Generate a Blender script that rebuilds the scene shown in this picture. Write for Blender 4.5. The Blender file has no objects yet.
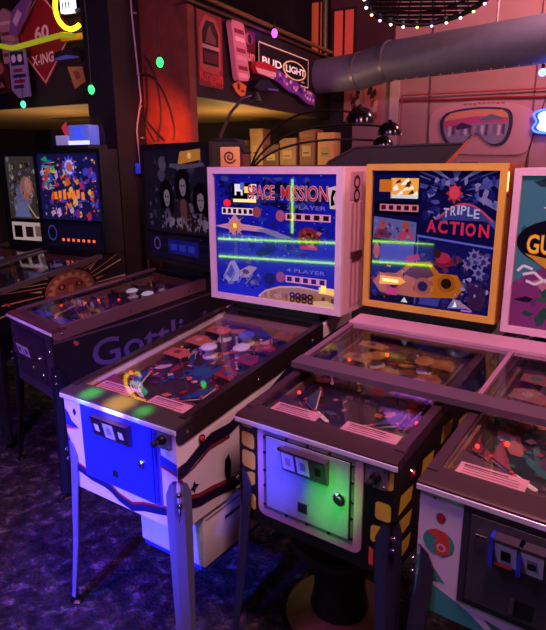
import bpy, bmesh, math, random
from mathutils import Vector, Matrix
random.seed(7)
SC = bpy.context.scene
COL = SC.collection
V3 = Vector

# ------------------------------------------------------------------ materials
def lin(h):
    h = h.lstrip('#')
    out = []
    for i in (0, 2, 4):
        c = int(h[i:i+2], 16) / 255
        out.append(c / 12.92 if c <= .04045 else ((c + .055) / 1.055) ** 2.4)
    return out
_M = {}
def M(color, rough=.5, metal=0., em=0., noise=0., scale=12., coat=0., bump=0., emc=None, spec=.5):
    key = (color, rough, metal, em, noise, scale, coat, bump, emc, spec)
    if key in _M: return _M[key]
    m = bpy.data.materials.new('paint_%d' % len(_M))
    m.use_nodes = True
    nt = m.node_tree; b = nt.nodes['Principled BSDF']
    c = lin(color)
    b.inputs['Base Color'].default_value = (*c, 1)
    b.inputs['Roughness'].default_value = rough
    b.inputs['Metallic'].default_value = metal
    b.inputs['Coat Weight'].default_value = coat
    b.inputs['Coat Roughness'].default_value = .05
    b.inputs['Specular IOR Level'].default_value = spec
    if em:
        ec = lin(emc) if emc else c
        b.inputs['Emission Color'].default_value = (*ec, 1)
        b.inputs['Emission Strength'].default_value = em
    if noise or bump:
        tc = nt.nodes.new('ShaderNodeTexCoord')
        n = nt.nodes.new('ShaderNodeTexNoise'); n.inputs['Scale'].default_value = scale
        n.inputs['Detail'].default_value = 6; n.inputs['Roughness'].default_value = .65
        nt.links.new(tc.outputs['Object'], n.inputs['Vector'])
        if noise:
            r = nt.nodes.new('ShaderNodeValToRGB')
            r.color_ramp.elements[0].position = .3; r.color_ramp.elements[1].position = .7
            r.color_ramp.elements[0].color = (*[x * (1 - noise) for x in c], 1)
            r.color_ramp.elements[1].color = (*[min(1, x * (1 + noise * .5)) for x in c], 1)
            nt.links.new(n.outputs['Fac'], r.inputs['Fac'])
            nt.links.new(r.outputs['Color'], b.inputs['Base Color'])
        if bump:
            bp = nt.nodes.new('ShaderNodeBump'); bp.inputs['Strength'].default_value = bump
            bp.inputs['Distance'].default_value = .02
            nt.links.new(n.outputs['Fac'], bp.inputs['Height'])
            nt.links.new(bp.outputs['Normal'], b.inputs['Normal'])
    _M[key] = m
    return m
def glass_mat():
    m = bpy.data.materials.new('clear_glass'); m.use_nodes = True
    nt = m.node_tree; nt.nodes.clear()
    o = nt.nodes.new('ShaderNodeOutputMaterial'); mx = nt.nodes.new('ShaderNodeMixShader')
    t = nt.nodes.new('ShaderNodeBsdfTransparent'); t.inputs[0].default_value = (.93, .95, .94, 1)
    g = nt.nodes.new('ShaderNodeBsdfGlossy'); g.inputs['Roughness'].default_value = .03
    lw = nt.nodes.new('ShaderNodeLayerWeight'); lw.inputs[0].default_value = .5
    pw = nt.nodes.new('ShaderNodeMath'); pw.operation = 'POWER'; pw.inputs[1].default_value = 5
    f = nt.nodes.new('ShaderNodeMath'); f.operation = 'MULTIPLY_ADD'; f.inputs[1].default_value = .96; f.inputs[2].default_value = .025
    nt.links.new(lw.outputs['Facing'], pw.inputs[0]); nt.links.new(pw.outputs[0], f.inputs[0])
    nt.links.new(f.outputs[0], mx.inputs[0]); nt.links.new(t.outputs[0], mx.inputs[1])
    nt.links.new(g.outputs[0], mx.inputs[2]); nt.links.new(mx.outputs[0], o.inputs[0])
    return m
GLASS = glass_mat()
def A(color, em=.25, rough=.03):       # ink printed on a backlit glass
    c = color.lstrip('#'); dim = '#' + ''.join('%02x' % int(int(c[i:i+2], 16) * .78) for i in (0, 2, 4))
    return M(dim, rough, 0, em * EMK, emc=color)
EMK = 1.0

# ------------------------------------------------------------------ mesh builder
def soften(pts, n=2):                 # corner cutting, rounds an outline
    for _ in range(n):
        out = []
        for (a, b), (c, d) in zip(pts, pts[1:] + pts[:1]): out += [(a*.75 + c*.25, b*.75 + d*.25), (a*.25 + c*.75, b*.25 + d*.75)]
        pts = out
    return pts
class MB:
    def __init__(s): s.v = []; s.f = []; s.m = []; s.mats = []
    def mi(s, m):
        if m not in s.mats: s.mats.append(m)
        return s.mats.index(m)
    def add(s, vs, fs, mat):
        o = len(s.v); k = s.mi(mat)
        s.v += [V3(q) for q in vs]
        for f in fs: s.f.append([i + o for i in f]); s.m.append(k)
        return s
    def poly(s, pts, mat): return s.add(pts, [list(range(len(pts)))], mat)
    def hexa(s, p, mat):               # p: 4 bottom, 4 top
        return s.add(p, [(3, 2, 1, 0), (4, 5, 6, 7), (0, 1, 5, 4), (1, 2, 6, 5), (2, 3, 7, 6), (3, 0, 4, 7)], mat)
    def box(s, a, b, mat, bev=0., rot=None, seg=2):
        a = V3(a); b = V3(b)
        if not bev and rot is None:
            x0, y0, z0 = a; x1, y1, z1 = b
            return s.hexa([(x0,y0,z0),(x1,y0,z0),(x1,y1,z0),(x0,y1,z0),(x0,y0,z1),(x1,y0,z1),(x1,y1,z1),(x0,y1,z1)], mat)
        bm = bmesh.new(); bmesh.ops.create_cube(bm, size=1)
        c = (a + b) / 2; d = b - a
        for v in bm.verts: v.co = V3((v.co.x * d.x, v.co.y * d.y, v.co.z * d.z))
        if bev: bmesh.ops.bevel(bm, geom=bm.edges[:], offset=min(bev, min(map(abs, d)) * .45), segments=seg, affect='EDGES', profile=.5)
        if rot is not None: bmesh.ops.transform(bm, matrix=rot.to_4x4(), verts=bm.verts)
        bm.verts.index_update()
        s.add([v.co + c for v in bm.verts], [[v.index for v in f.verts] for f in bm.faces], mat)
        bm.free(); return s
    def prism(s, pts, off, mat):
        n = len(pts); off = V3(off); p = [V3(q) for q in pts]
        fs = [list(range(n))[::-1], list(range(n, 2*n))] + [(i, (i+1) % n, (i+1) % n + n, i + n) for i in range(n)]
        return s.add(p + [q + off for q in p], fs, mat)
    def loft(s, rings, mat, cap=True, close=True):
        n = len(rings[0]); vs = [q for r in rings for q in r]; fs = []
        for k in range(len(rings) - 1):
            for i in range(n if close else n - 1):
                j = (i + 1) % n
                fs.append((k*n+i, k*n+j, (k+1)*n+j, (k+1)*n+i))
        if cap: fs += [list(range(n))[::-1], [len(vs) - n + i for i in range(n)]]
        return s.add(vs, fs, mat)
    def cyl(s, p0, p1, r0, r1, mat, n=16):
        p0 = V3(p0); p1 = V3(p1); ax = (p1 - p0).normalized(); q = ax.to_track_quat('Z', 'Y')
        rg = []
        for p, r in ((p0, r0), (p1, r1)):
            rg.append([p + q @ V3((r*math.cos(2*math.pi*i/n), r*math.sin(2*math.pi*i/n), 0)) for i in range(n)])
        return s.loft(rg, mat)
    def lathe(s, prof, c, mat, n=24, axis=(0, 0, 1), half=None):
        q = V3(axis).to_track_quat('Z', 'Y'); c = V3(c)
        return s.loft([[c + q @ V3((r*math.cos(2*math.pi*i/n), r*math.sin(2*math.pi*i/n), z)) for i in range(n)] for r, z in prof], mat)
    def ball(s, c, r, mat, sc=(1, 1, 1), n=14):
        pr = [(max(1e-4, math.sin(math.pi*k/8)), -math.cos(math.pi*k/8)) for k in range(9)]
        c = V3(c)
        return s.loft([[c + V3((r*sc[0]*a*math.cos(2*math.pi*i/n), r*sc[1]*a*math.sin(2*math.pi*i/n), r*sc[2]*b)) for i in range(n)] for a, b in pr], mat)
    def tube(s, path, r, mat, n=8, close=False):
        P = [V3(q) for q in path]; rg = []; q0 = None
        for i, p in enumerate(P):
            a = P[max(0, i-1)] if not close else P[i-1]
            b = P[min(len(P)-1, i+1)] if not close else P[(i+1) % len(P)]
            t = (b - a).normalized()
            if q0 is None: q0 = t.to_track_quat('Z', 'Y')
            else: q0 = (q0 @ V3((0, 0, 1))).rotation_difference(t) @ q0
            rg.append([p + q0 @ V3((r*math.cos(2*math.pi*k/n), r*math.sin(2*math.pi*k/n), 0)) for k in range(n)])
        if close: rg.append(rg[0])
        return s.loft(rg, mat, cap=not close)
    def build(s, name, parent=None, ang=35, loc=None):
        me = bpy.data.meshes.new(name)
        me.from_pydata([tuple(v) for v in s.v], [], s.f)
        for m in s.mats: me.materials.append(m)
        me.polygons.foreach_set('material_index', s.m)
        bm = bmesh.new(); bm.from_mesh(me)
        bmesh.ops.recalc_face_normals(bm, faces=bm.faces); bm.to_mesh(me); bm.free()
        me.polygons.foreach_set('use_smooth', [True] * len(me.polygons))
        me.set_sharp_from_angle(angle=math.radians(ang))
        o = bpy.data.objects.new(name, me); COL.objects.link(o)
        if parent is not None: o.parent = parent
        if loc is not None: o.location = loc
        return o
def tag(o, label, cat, group=None, kind=None):
    o['label'] = label
    if cat: o['category'] = cat
    if group: o['group'] = group
    if kind: o['kind'] = kind
    return o
def empty(name, loc, rz=0., label=None, cat=None, group=None):
    o = bpy.data.objects.new(name, None); COL.objects.link(o)
    o.location = loc; o.rotation_euler = (0, 0, rz); o.empty_display_size = .1
    if label: tag(o, label, cat, group)
    return o
def struct(mb, name):
    o = mb.build(name); o['kind'] = 'structure'; return o

_T = {}
def text_geo(t, bold=0.):
    if (t, bold) in _T: return _T[(t, bold)]
    cu = bpy.data.curves.new('t', 'FONT'); cu.body = t; cu.size = 1; cu.offset = bold; cu.resolution_u = 3
    o = bpy.data.objects.new('t', cu); COL.objects.link(o)
    bpy.context.view_layer.update()
    dg = bpy.context.evaluated_depsgraph_get()
    me = o.evaluated_get(dg).to_mesh()
    vs = [(v.co.x, v.co.y) for v in me.vertices]; fs = [list(p.vertices) for p in me.polygons]
    bpy.data.objects.remove(o); bpy.data.curves.remove(cu)
    x0 = min(v[0] for v in vs); x1 = max(v[0] for v in vs); y0 = min(v[1] for v in vs); y1 = max(v[1] for v in vs)
    vs = [((x - x0) / (x1 - x0), (y - y0) / (y1 - y0)) for x, y in vs]
    _T[(t, bold)] = (vs, fs)
    return vs, fs

class Fr:                              # flat frame: o + U*x + V*y + N*n, x and y scaled by sx, sy
    def __init__(s, o, U, V, sx=1., sy=1.):
        s.o = V3(o); s.U = V3(U).normalized(); s.V = V3(V).normalized(); s.N = s.U.cross(s.V); s.sx = sx; s.sy = sy
    def P(s, x, y, n=0.): return s.o + s.U * (x * s.sx) + s.V * (y * s.sy) + s.N * n
    def poly(s, mb, pts, mat, n=.001): mb.poly([s.P(x, y, n) for x, y in pts], mat)
    def rect(s, mb, x0, y0, x1, y1, mat, n=.001): s.poly(mb, [(x0, y0), (x1, y0), (x1, y1), (x0, y1)], mat, n)
    def ell(s, mb, cx, cy, rx, ry, mat, n=.001, k=24, a=0.):
        ca, sa = math.cos(a), math.sin(a); pts = []
        for i in range(k):
            x = rx * math.cos(2*math.pi*i/k); y = ry * math.sin(2*math.pi*i/k)
            pts.append((cx + x*ca - y*sa, cy + x*sa + y*ca))
        s.poly(mb, pts, mat, n)
    def ring(s, mb, cx, cy, r0, r1, mat, n=.001, k=28, a0=0., a1=6.2832, asp=1.):
        for i in range(k):
            t0 = a0 + (a1-a0)*i/k; t1 = a0 + (a1-a0)*(i+1)/k
            s.poly(mb, [(cx+r0*math.cos(t0)*asp, cy+r0*math.sin(t0)), (cx+r1*math.cos(t0)*asp, cy+r1*math.sin(t0)),
                        (cx+r1*math.cos(t1)*asp, cy+r1*math.sin(t1)), (cx+r0*math.cos(t1)*asp, cy+r0*math.sin(t1))], mat, n)
    def line(s, mb, pts, w, mat, n=.001):      # ribbon, w in metres
        for (x0, y0), (x1, y1) in zip(pts, pts[1:]):
            a = V3((x0*s.sx, y0*s.sy)); b = V3((x1*s.sx, y1*s.sy)); d = (b - a)
            if d.length < 1e-6: continue
            d.normalize(); p = V3((-d.y, d.x)) * w / 2
            mb.poly([s.o + s.U*q.x + s.V*q.y + s.N*n for q in (a - p, b - p, b + p, a + p)], mat)
    def burst(s, mb, cx, cy, r0, r1, k, mat, n=.001, asp=1., ph=0.):
        s.poly(mb, [(cx + (r1 if i % 2 == 0 else r0)*math.cos(ph+math.pi*i/k)*asp, cy + (r1 if i % 2 == 0 else r0)*math.sin(ph+math.pi*i/k)) for i in range(2*k)], mat, n)
    def text(s, mb, t, x0, y0, x1, y1, mat, n=.002, bold=.01, skew=0.):
        vs, fs = text_geo(t, bold)
        mb.add([s.P(x0 + (x1-x0)*x, y0 + (y1-y0)*y + skew*x, n) for x, y in vs], fs, mat)
    def box(s, mb, x0, y0, x1, y1, n0, n1, mat):
        mb.hexa([s.P(x, y, n) for n in (n0, n1) for x, y in ((x0, y0), (x1, y0), (x1, y1), (x0, y1))], mat)
    def rrect(s, mb, x0, y0, x1, y1, r, n0, n1, mat, k=5):
        pts = []
        for cx, cy, a in ((x1-r, y0+r, -90), (x1-r, y1-r, 0), (x0+r, y1-r, 90), (x0+r, y0+r, 180)):
            for i in range(k+1):
                t = math.radians(a + 90*i/k); pts.append((cx + r*math.cos(t), cy + r*math.sin(t)))
        mb.prism([s.P(x, y, n0) for x, y in pts], s.N * (n1 - n0), mat)

# ------------------------------------------------------------------ camera
F, H, PITCH, ROLL = 580.97, 1.7363, .2556, -.0083
def cam_axes():
    cp, sp = math.cos(PITCH), math.sin(PITCH); c, s = math.cos(ROLL), math.sin(ROLL)
    rt = V3((1, 0, 0)); up = V3((0, sp, cp)); fw = V3((0, cp, -sp))
    return c*rt + s*up, -s*rt + c*up, fw
RT, UP, FW = cam_axes()
cd = bpy.data.cameras.new('camera'); co = bpy.data.objects.new('camera', cd); COL.objects.link(co)
cd.sensor_fit = 'HORIZONTAL'; cd.sensor_width = 36; cd.lens = 36 * F / 546; cd.clip_start = .05
mw = Matrix.Identity(4)
for i in range(3):
    mw[i][0] = RT[i]; mw[i][1] = UP[i]; mw[i][2] = -FW[i]
mw[0][3] = mw[1][3] = 0; mw[2][3] = H
co.matrix_world = mw
SC.camera = co

# ------------------------------------------------------------------ the room
TH = .46
DD = V3((math.sin(TH), math.cos(TH), 0)); EE = V3((math.cos(TH), -math.sin(TH), 0)); ZZ = V3((0, 0, 1))
def RP(e, s, z): return EE * e + DD * s + ZZ * z          # room coordinates: along the wall, away, up
RZ = -TH
S_WALL, E_LOFT, S_LOFT, Z0, Z1 = 7.3, -2.784, 4.25, 2.29, 3.0
def rbox(mb, e0, e1, s0, s1, z0, z1, mat):
    mb.hexa([RP(e, s, z) for z in (z0, z1) for e, s in ((e0, s0), (e1, s0), (e1, s1), (e0, s1))], mat)

def carpet():
    m = bpy.data.materials.new('carpet'); m.use_nodes = True; nt = m.node_tree; b = nt.nodes['Principled BSDF']
    tc = nt.nodes.new('ShaderNodeTexCoord')
    n1 = nt.nodes.new('ShaderNodeTexNoise'); n1.inputs['Scale'].default_value = 13; n1.inputs['Detail'].default_value = 8; n1.inputs['Roughness'].default_value = .7
    n1.inputs['Distortion'].default_value = .5
    n2 = nt.nodes.new('ShaderNodeTexVoronoi'); n2.inputs['Scale'].default_value = 60
    r = nt.nodes.new('ShaderNodeValToRGB')
    e = r.color_ramp.elements
    e[0].position = .42; e[0].color = (.012, .010, .016, 1)
    e[1].position = .72; e[1].color = (.25, .22, .27, 1)
    x = e.new(.55); x.color = (.04, .035, .048, 1)
    mix = nt.nodes.new('ShaderNodeMix'); mix.data_type = 'RGBA'; mix.blend_type = 'MULTIPLY'; mix.inputs[0].default_value = .55
    nt.links.new(tc.outputs['Object'], n1.inputs['Vector']); nt.links.new(tc.outputs['Object'], n2.inputs['Vector'])
    nt.links.new(n1.outputs['Fac'], r.inputs['Fac']); nt.links.new(r.outputs['Color'], mix.inputs[6])
    nt.links.new(n2.outputs['Color'], mix.inputs[7]); nt.links.new(mix.outputs[2], b.inputs['Base Color'])
    bp = nt.nodes.new('ShaderNodeBump'); bp.inputs['Strength'].default_value = .5; bp.inputs['Distance'].default_value = .01
    nt.links.new(n2.outputs['Distance'], bp.inputs['Height']); nt.links.new(bp.outputs['Normal'], b.inputs['Normal'])
    b.inputs['Roughness'].default_value = .85; b.inputs['Specular IOR Level'].default_value = .2
    return m
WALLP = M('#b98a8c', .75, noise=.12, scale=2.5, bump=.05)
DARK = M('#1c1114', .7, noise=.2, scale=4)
BLACK = M('#0b090c', .6)
mb = MB(); rbox(mb, -8, 6, -4, S_WALL + .15, -.06, 0, carpet()); struct(mb, 'floor')
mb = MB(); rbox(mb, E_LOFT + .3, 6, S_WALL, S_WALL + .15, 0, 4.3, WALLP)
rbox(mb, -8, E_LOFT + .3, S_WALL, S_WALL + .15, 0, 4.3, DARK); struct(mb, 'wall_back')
mb = MB(); rbox(mb, -8, 6, -4, S_WALL + .15, 4.3, 4.4, M('#2a1a1e', .8)); struct(mb, 'ceiling')
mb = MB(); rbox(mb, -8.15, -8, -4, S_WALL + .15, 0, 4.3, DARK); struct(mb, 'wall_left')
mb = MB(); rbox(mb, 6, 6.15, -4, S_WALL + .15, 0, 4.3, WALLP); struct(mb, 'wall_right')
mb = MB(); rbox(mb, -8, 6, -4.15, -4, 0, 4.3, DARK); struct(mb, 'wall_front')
# loft slab with its dark fascias
FASC = M('#1a0f14', .6, noise=.2, scale=5)
mb = MB()
rbox(mb, -8, E_LOFT - .04, S_LOFT + .04, S_WALL, Z0, Z0 + .08, M('#b08c5c', .7, noise=.15, scale=3))
rbox(mb, -8, E_LOFT - .04, S_LOFT + .04, S_WALL, Z1 - .08, Z1, DARK)
rbox(mb, E_LOFT - .04, E_LOFT, S_LOFT, S_WALL, Z0 - .02, Z1, FASC)
rbox(mb, -8, E_LOFT - .04, S_LOFT, S_LOFT + .04, Z0 - .02, Z1, FASC)
struct(mb, 'ceiling_loft')
# red timber post panel beneath the loft corner
mb = MB(); rbox(mb, -3.34, E_LOFT + .004, 4.15, 4.245, 0, 4.28, M('#803824', .55, noise=.35, scale=9, bump=.1)); struct(mb, 'trim_1')
# black square column
mb = MB()
COLS, COLE = 3.78, -3.24
rbox(mb, COLE - .275, COLE, COLS, COLS + .365, 0, 4.3, M('#20191c', .55, noise=.15, scale=6)); struct(mb, 'trim_2')
# white corner strip on the back wall, and darker maroon slab above the loft end
mb = MB(); rbox(mb, -2.01, -1.90, S_WALL - .04, S_WALL, 0, 3.1, M('#d8b4b4', .6)); struct(mb, 'trim_3')
mb = MB(); rbox(mb, E_LOFT + .01, -1.98, S_WALL - .06, S_WALL - .001, 2.72, 4.29, M('#4a2028', .7, noise=.2, scale=3)); struct(mb, 'trim_4')
# seams between wall boards
mb = MB()
for e in (-1.55, -.42, .8): rbox(mb, e, e + .012, S_WALL - .012, S_WALL, 0, 4.25, M('#6f4c50', .7))
struct(mb, 'trim_5')
# red-orange lit windows of the loft room
def win(name, e0, e1, z0, z1, s, col, em):
    o = MB(); rbox(o, e0, e1, s - .03, s, z0, z1, M('#2a1512', .6)); w = struct(o, name)
    p = MB(); n = 2
    for i in range(n):
        a = e0 + .03 + (e1 - e0 - .03) * i / n; b = e0 + (e1 - e0 - .03) * (i + 1) / n
        rbox(p, a, b, s - .036, s - .03, z0 + .03, z1 - .03, M(col, .4, em=em))
    p.build('pane', w)
win('window_1', -3.06, -2.80, 2.98, 3.66, S_WALL - .001, '#b4482a', .42)
win('window_2', -2.74, -2.44, 2.95, 3.52, S_WALL - .061, '#c04034', .42)

# ------------------------------------------------------------------ pinball machines
CHROME = M('#c8c4c8', .16, 1.)
STEEL = M('#a9a4aa', .3, 1., noise=.1, scale=30)
DKMETAL = M('#4c4448', .35, 1., noise=.2, scale=20)
RAILD = M('#2a1f22', .35, .3)
RUBBER = M('#111013', .6)
WHITEP = M('#ece6e2', .45, noise=.06, scale=6)

def leg_mesh(sx, sy, mat, tall):
    """corner leg, folded plate with a chamfered spine; sx, sy point outward"""
    L = MB(); rings = []
    for z, w, fl in ((tall, .008, 0), (tall - .018, .034, 0), (tall - .06, .052, 0), (tall*.8, .053, .004), (tall*.4, .045, .018), (.045, .036, .036), (.04, .034, .037)):
        t = .007; c = .016
        pts = [(-w, t), (-c, t), (t, -c), (t, -w), (-.001 if z > .5 else t - .004, -w), (-c, -c*.7), (-w, .001 if z > .5 else t - .004)]
        rings.append([V3((sx*(x + fl), sy*(y + fl), z)) for x, y in pts])
    L.loft(rings, mat)
    return L
def make_legs(root, W, Lc, mat, tall, bolt, back_tall=None):
    for (u, sx) in ((0, -1), (W, 1)):
        for (v, sy) in ((0, -1), (Lc, 1)):
            o = leg_mesh(sx, sy, mat, tall).build('leg', root, loc=(u, v, 0))
            d = V3((sx, sy, 0)).normalized(); q = V3((sx*.002, sy*.002, 0))
            for z in (tall - .085, tall - .045):
                b = MB(); b.cyl(q + V3((0, 0, z)), q + d*.007 + V3((0, 0, z)), .010, .010, bolt, 6)
                b.ball(q + d*.007 + V3((0, 0, z)), .006, bolt, n=8)
                b.build('leg_bolt', o)
            f = MB(); c = V3((sx*.022, sy*.022, 0))
            f.lathe([(.001, 0), (.024, 0), (.025, .006), (.016, .014), (.007, .016), (.007, .055), (.001, .056)], c, DKMETAL, 12)
            f.build('leg_leveler', o)

def coin_unit(mb, fr, x0, y0, x1, y1, n0, body, ins, deep=.035):
    """sloping cast coin entry with slots"""
    P = fr.P
    mb.hexa([P(x0, y0, n0), P(x1, y0, n0), P(x1, y0, n0 + deep*.45), P(x0, y0, n0 + deep*.45),
             P(x0, y1, n0), P(x1, y1, n0), P(x1, y1, n0 + deep), P(x0, y1, n0 + deep)], body)
    k = len(ins); w = (x1 - x0) / k
    def Q(x, y, e): return P(x, y, n0 + deep*(.45 + .55*(y - y0)/(y1 - y0)) + e)
    for i, (m1, m2) in enumerate(ins):
        a = x0 + w*i + w*.08; b = x0 + w*(i+1) - w*.08; c = y0 + (y1-y0)*.12; d = y1 - (y1-y0)*.12
        mb.poly([Q(a, c, .0012), Q(b, c, .0012), Q(b, d, .0012), Q(a, d, .0012)], m1)
        mx = (a+b)/2; my = (c+d)/2; hw = (b-a)*.22; hh = (d-c)*.24
        mb.poly([Q(mx-hw, my-hh, .002), Q(mx+hw, my-hh, .002), Q(mx+hw, my+hh, .002), Q(mx-hw, my+hh, .002)], m2)
        mb.poly([Q(a, d + (y1-d)*.3, .002), Q(b, d + (y1-d)*.3, .002), Q(b, y1, .002), Q(a, y1, .002)], CHROME)

def plunger(root, fr, x0, y0, x1, y1, n=.0):
    b = MB(); fr.rrect(b, x0, y0, x1, y1, .008, n, n + .006, M('#8a7e84', .38, .5))
    cx, cy = (x0+x1)/2, (y0+y1)/2
    for sx in (-1, 1):
        for sy in (-1, 1):
            b.cyl(fr.P(cx + sx*(x1-x0)*.36, cy + sy*(y1-y0)*.38, n+.006), fr.P(cx + sx*(x1-x0)*.36, cy + sy*(y1-y0)*.38, n+.009), .004, .003, CHROME, 8)
    b.cyl(fr.P(cx, cy, n+.006), fr.P(cx, cy, n+.022), .017, .014, DKMETAL)
    o = b.build('plunger_plate', root)
    k = MB(); k.cyl(fr.P(cx, cy, n+.02), fr.P(cx, cy, n+.036), .005, .005, CHROME, 10)
    k.lathe([(.001, 0), (.009, .002), (.012, .009), (.011, .016), (.006, .021), (.001, .022)], fr.P(cx, cy, n+.034), BLACK, 16, fr.N)
    k.build('plunger_knob', o)

def playfield(root, W, L0, L1, z, sl, pal, seed, card, em, bumpers, apron_m, glow=()):
    """board, apron with cards, bumpers, flippers, posts, plastics; pal: list of hex colours"""
    R = random.Random(seed); dz = .066
    cs = 1 / math.sqrt(1 + sl*sl)
    fr = Fr((.022, 0, z - dz), (1, 0, 0), (0, 1, sl)); w = W - .044; a, b = L0/cs, L1/cs
    mats = [M(c, .35, em=em) for c in pal]
    pf = MB(); fr.box(pf, 0, a, w, b, -.012, 0, mats[0])
    LL = b - a
    # printed art: sweeping bands, rounds, arrows, rays
    for i in range(5):
        cx = w*R.uniform(.2, .8); cy = a + LL*R.uniform(.3, .95); r = R.uniform(.06, .15)
        fr.ring(pf, cx, cy, r, r + R.uniform(.015, .05), R.choice(mats[1:]), .0006 + i*.0002, 22, R.uniform(0, 3), R.uniform(3.5, 6))
    for i in range(16):
        cx = w*R.uniform(.08, .92); cy = a + LL*R.uniform(.25, .97); t = R.uniform(0, 6.28); l = R.uniform(.04, .13); q = R.uniform(.012, .035)
        pts = [(cx + l*math.cos(t)*x - q*math.sin(t)*y, cy + l*math.sin(t)*x + q*math.cos(t)*y) for x, y in ((-1, -.4), (.2, -1), (1, 0), (.3, 1), (-.8, .7))]
        fr.poly(pf, pts, R.choice(mats[1:]), .002 + i*.0001)
    for i in range(70):
        x = w*R.uniform(.06, .94); y = a + LL*R.uniform(.18, .98); l = R.uniform(.006, .03); q = R.uniform(.006, .02); t = R.uniform(0, 3.1)
        fr.poly(pf, [(x + l*math.cos(t + 1.57*j)*(1 if j % 2 else .6), y + q*math.sin(t + 1.57*j)) for j in range(4)], mats[1 + i % (len(mats)-1)], .0036 + i*.000004)
    fr.burst(pf, w*.5, a + LL*.44, .04, .095, 9, mats[2], .004); fr.ell(pf, w*.5, a + LL*.44, .035, .035, mats[3], .0045)
    for i in range(7):       # row of light inserts
        t = -1 + i/3; fr.ell(pf, w*(.5 + .2*t), a + LL*(.30 + .05*(1-t*t)), .010, .010, mats[1 + i % (len(mats)-1)], .0048, 12)
    for i in range(6): fr.ell(pf, w*(.14 + .72*i/5), a + LL*.86, .012, .012, mats[1 + (i*2) % (len(mats)-1)], .0048, 12)
    o = pf.build('playfield', root)
    # rails around the board
    wd = MB(); wood = M('#8a5d44', .5, noise=.2, scale=25)
    fr.box(wd, 0, a, .012, b, 0, .035, wood); fr.box(wd, w - .012, a, w, b, 0, .035, wood); fr.box(wd, 0, b - .012, w, b, 0, .05, wood)
    fr.box(wd, w - .055, a + LL*.16, w - .048, a + LL*.8, 0, .03, wood)          # shooter lane wall
    wd.build('board_rail', o)
    # apron
    ap = MB(); P = fr.P
    pts = [(.012, a), (w - .012, a), (w - .012, a + LL*.13), (w*.66, a + LL*.105), (w*.56, a + LL*.06), (w*.42, a + LL*.06), (w*.32, a + LL*.105), (.012, a + LL*.17)]
    ap.prism([P(x, y, .0) for x, y in pts], fr.N*.047, apron_m)
    apo = ap.build('apron', o)
    for x0, x1 in ((.03, w*.40), (w*.58, w - .03)):
        c = MB(); fr.box(c, x0, a + .010, x1, a + LL*.103, .0472, .0485, card)
        ink = M('#6a3a48', .7)
        for k in range(5):
            y = a + .022 + k*LL*.013
            fr.rect(c, x0 + .015, y, x1 - .015 - R.random()*.05, y + .003, ink, .0489)
        fr.rect(c, x0 + .012, a + LL*.086, x1 - .05, a + LL*.093, ink, .0489)
        c.build('score_card', o, )
    # wire lane guides and slingshots, both sides
    for s in (0, 1):
        X = (lambda x: x) if s == 0 else (lambda x: w - x)
        sling = MB(); tri = [(X(.085), a + LL*.20), (X(.155), a + LL*.145), (X(.09), a + LL*.31)]
        sling.prism([P(x, y, .03) for x, y in tri], fr.N*.003, M(pal[2], .3, em=em))
        sling.build('slingshot_plastic', o)
        band = MB(); band.tube([P(x, y, .022) for x, y in tri], .0035, M('#e8dcd4', .5), 8, True)
        for x, y in tri: band.cyl(P(x, y, 0), P(x, y, .034), .006, .006, M('#d8483c', .4), 8)
        band.build('rubber_band', o)
        wg = MB(); wg.tube([P(X(.05), a + LL*.32, .0), P(X(.05), a + LL*.32, .028), P(X(.05), a + LL*.2, .028), P(X(.16), a + LL*.115, .028), P(X(.16), a + LL*.115, 0)], .0026, CHROME, 6)
        wg.build('wire_guide', o)
        fl = MB(); p0 = (X(.165), a + LL*.135); p1 = (X(.225), a + LL*.10)
        d = V3((p1[0]-p0[0], p1[1]-p0[1])).normalized(); n = V3((-d.y, d.x)); out = []
        for k in range(9):
            t = math.pi/2 + math.pi*k/8; out.append((p0[0] + .012*(d.x*math.cos(t) + n.x*math.sin(t)), p0[1] + .012*(d.y*math.cos(t) + n.y*math.sin(t))))
        for k in range(9):
            t = -math.pi/2 + math.pi*k/8; out.append((p1[0] + .007*(d.x*math.cos(t) + n.x*math.sin(t)), p1[1] + .007*(d.y*math.cos(t) + n.y*math.sin(t))))
        fl.prism([P(x, y, .012) for x, y in out], fr.N*.016, M('#e6d6c8', .4)); fl.cyl(P(*p0, .0), P(*p0, .031), .006, .006, M('#c23a34', .4), 10)
        fl.build('flipper', o)
        lamp = MB(); lamp.ball(P(X(.035), a + LL*.24, .03), .007, M('#ff3a24', .3, em=2.2), n=10); lamp.build('lane_lamp', o)
    for (bx, by, cap, hot) in bumpers:
        q = MB(); c = P(bx*w, a + by*LL, 0)
        q.lathe([(.034, 0), (.034, .004), (.02, .01), (.019, .038), (.03, .040)], c, M('#d9d0c6', .5), 20, fr.N)
        q.lathe([(.036, .040), (.037, .045), (.028, .052), (.001, .055)], c, M(cap, .3, em=hot), 24, fr.N)
        q.build('pop_bumper', o)
    for i in range(10):
        x = w*R.uniform(.1, .88); y = a + LL*R.uniform(.36, .94)
        q = MB(); q.lathe([(.007, 0), (.007, .004), (.004, .008), (.004, .03), (.007, .033), (.001, .036)], P(x, y, 0), M(R.choice(['#e8d8c8', '#d04034', '#e8c040']), .35), 10, fr.N)
        q.build('post', o)
    for i in range(7):       # raised plastics on their own stand-offs
        x = (w*.06 if i % 2 else w*.70); y = a + LL*(.38 + .08*i); l = R.uniform(.05, .09)
        q = MB(); pts = [(x, y), (x + .11, y - .012), (x + .13, y + l*.5), (x + .06, y + l), (x, y + l*.8)]
        pts = [(min(px_, w - .065), py_) for px_, py_ in pts]
        q.prism([P(px_, py_, .034) for px_, py_ in pts], fr.N*.003, mats[1 + (i*3) % (len(mats)-1)])
        for px_, py_ in (pts[0], pts[1], pts[3]): q.cyl(P(px_, py_, 0), P(px_, py_, .034), .004, .004, CHROME, 6)
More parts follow.
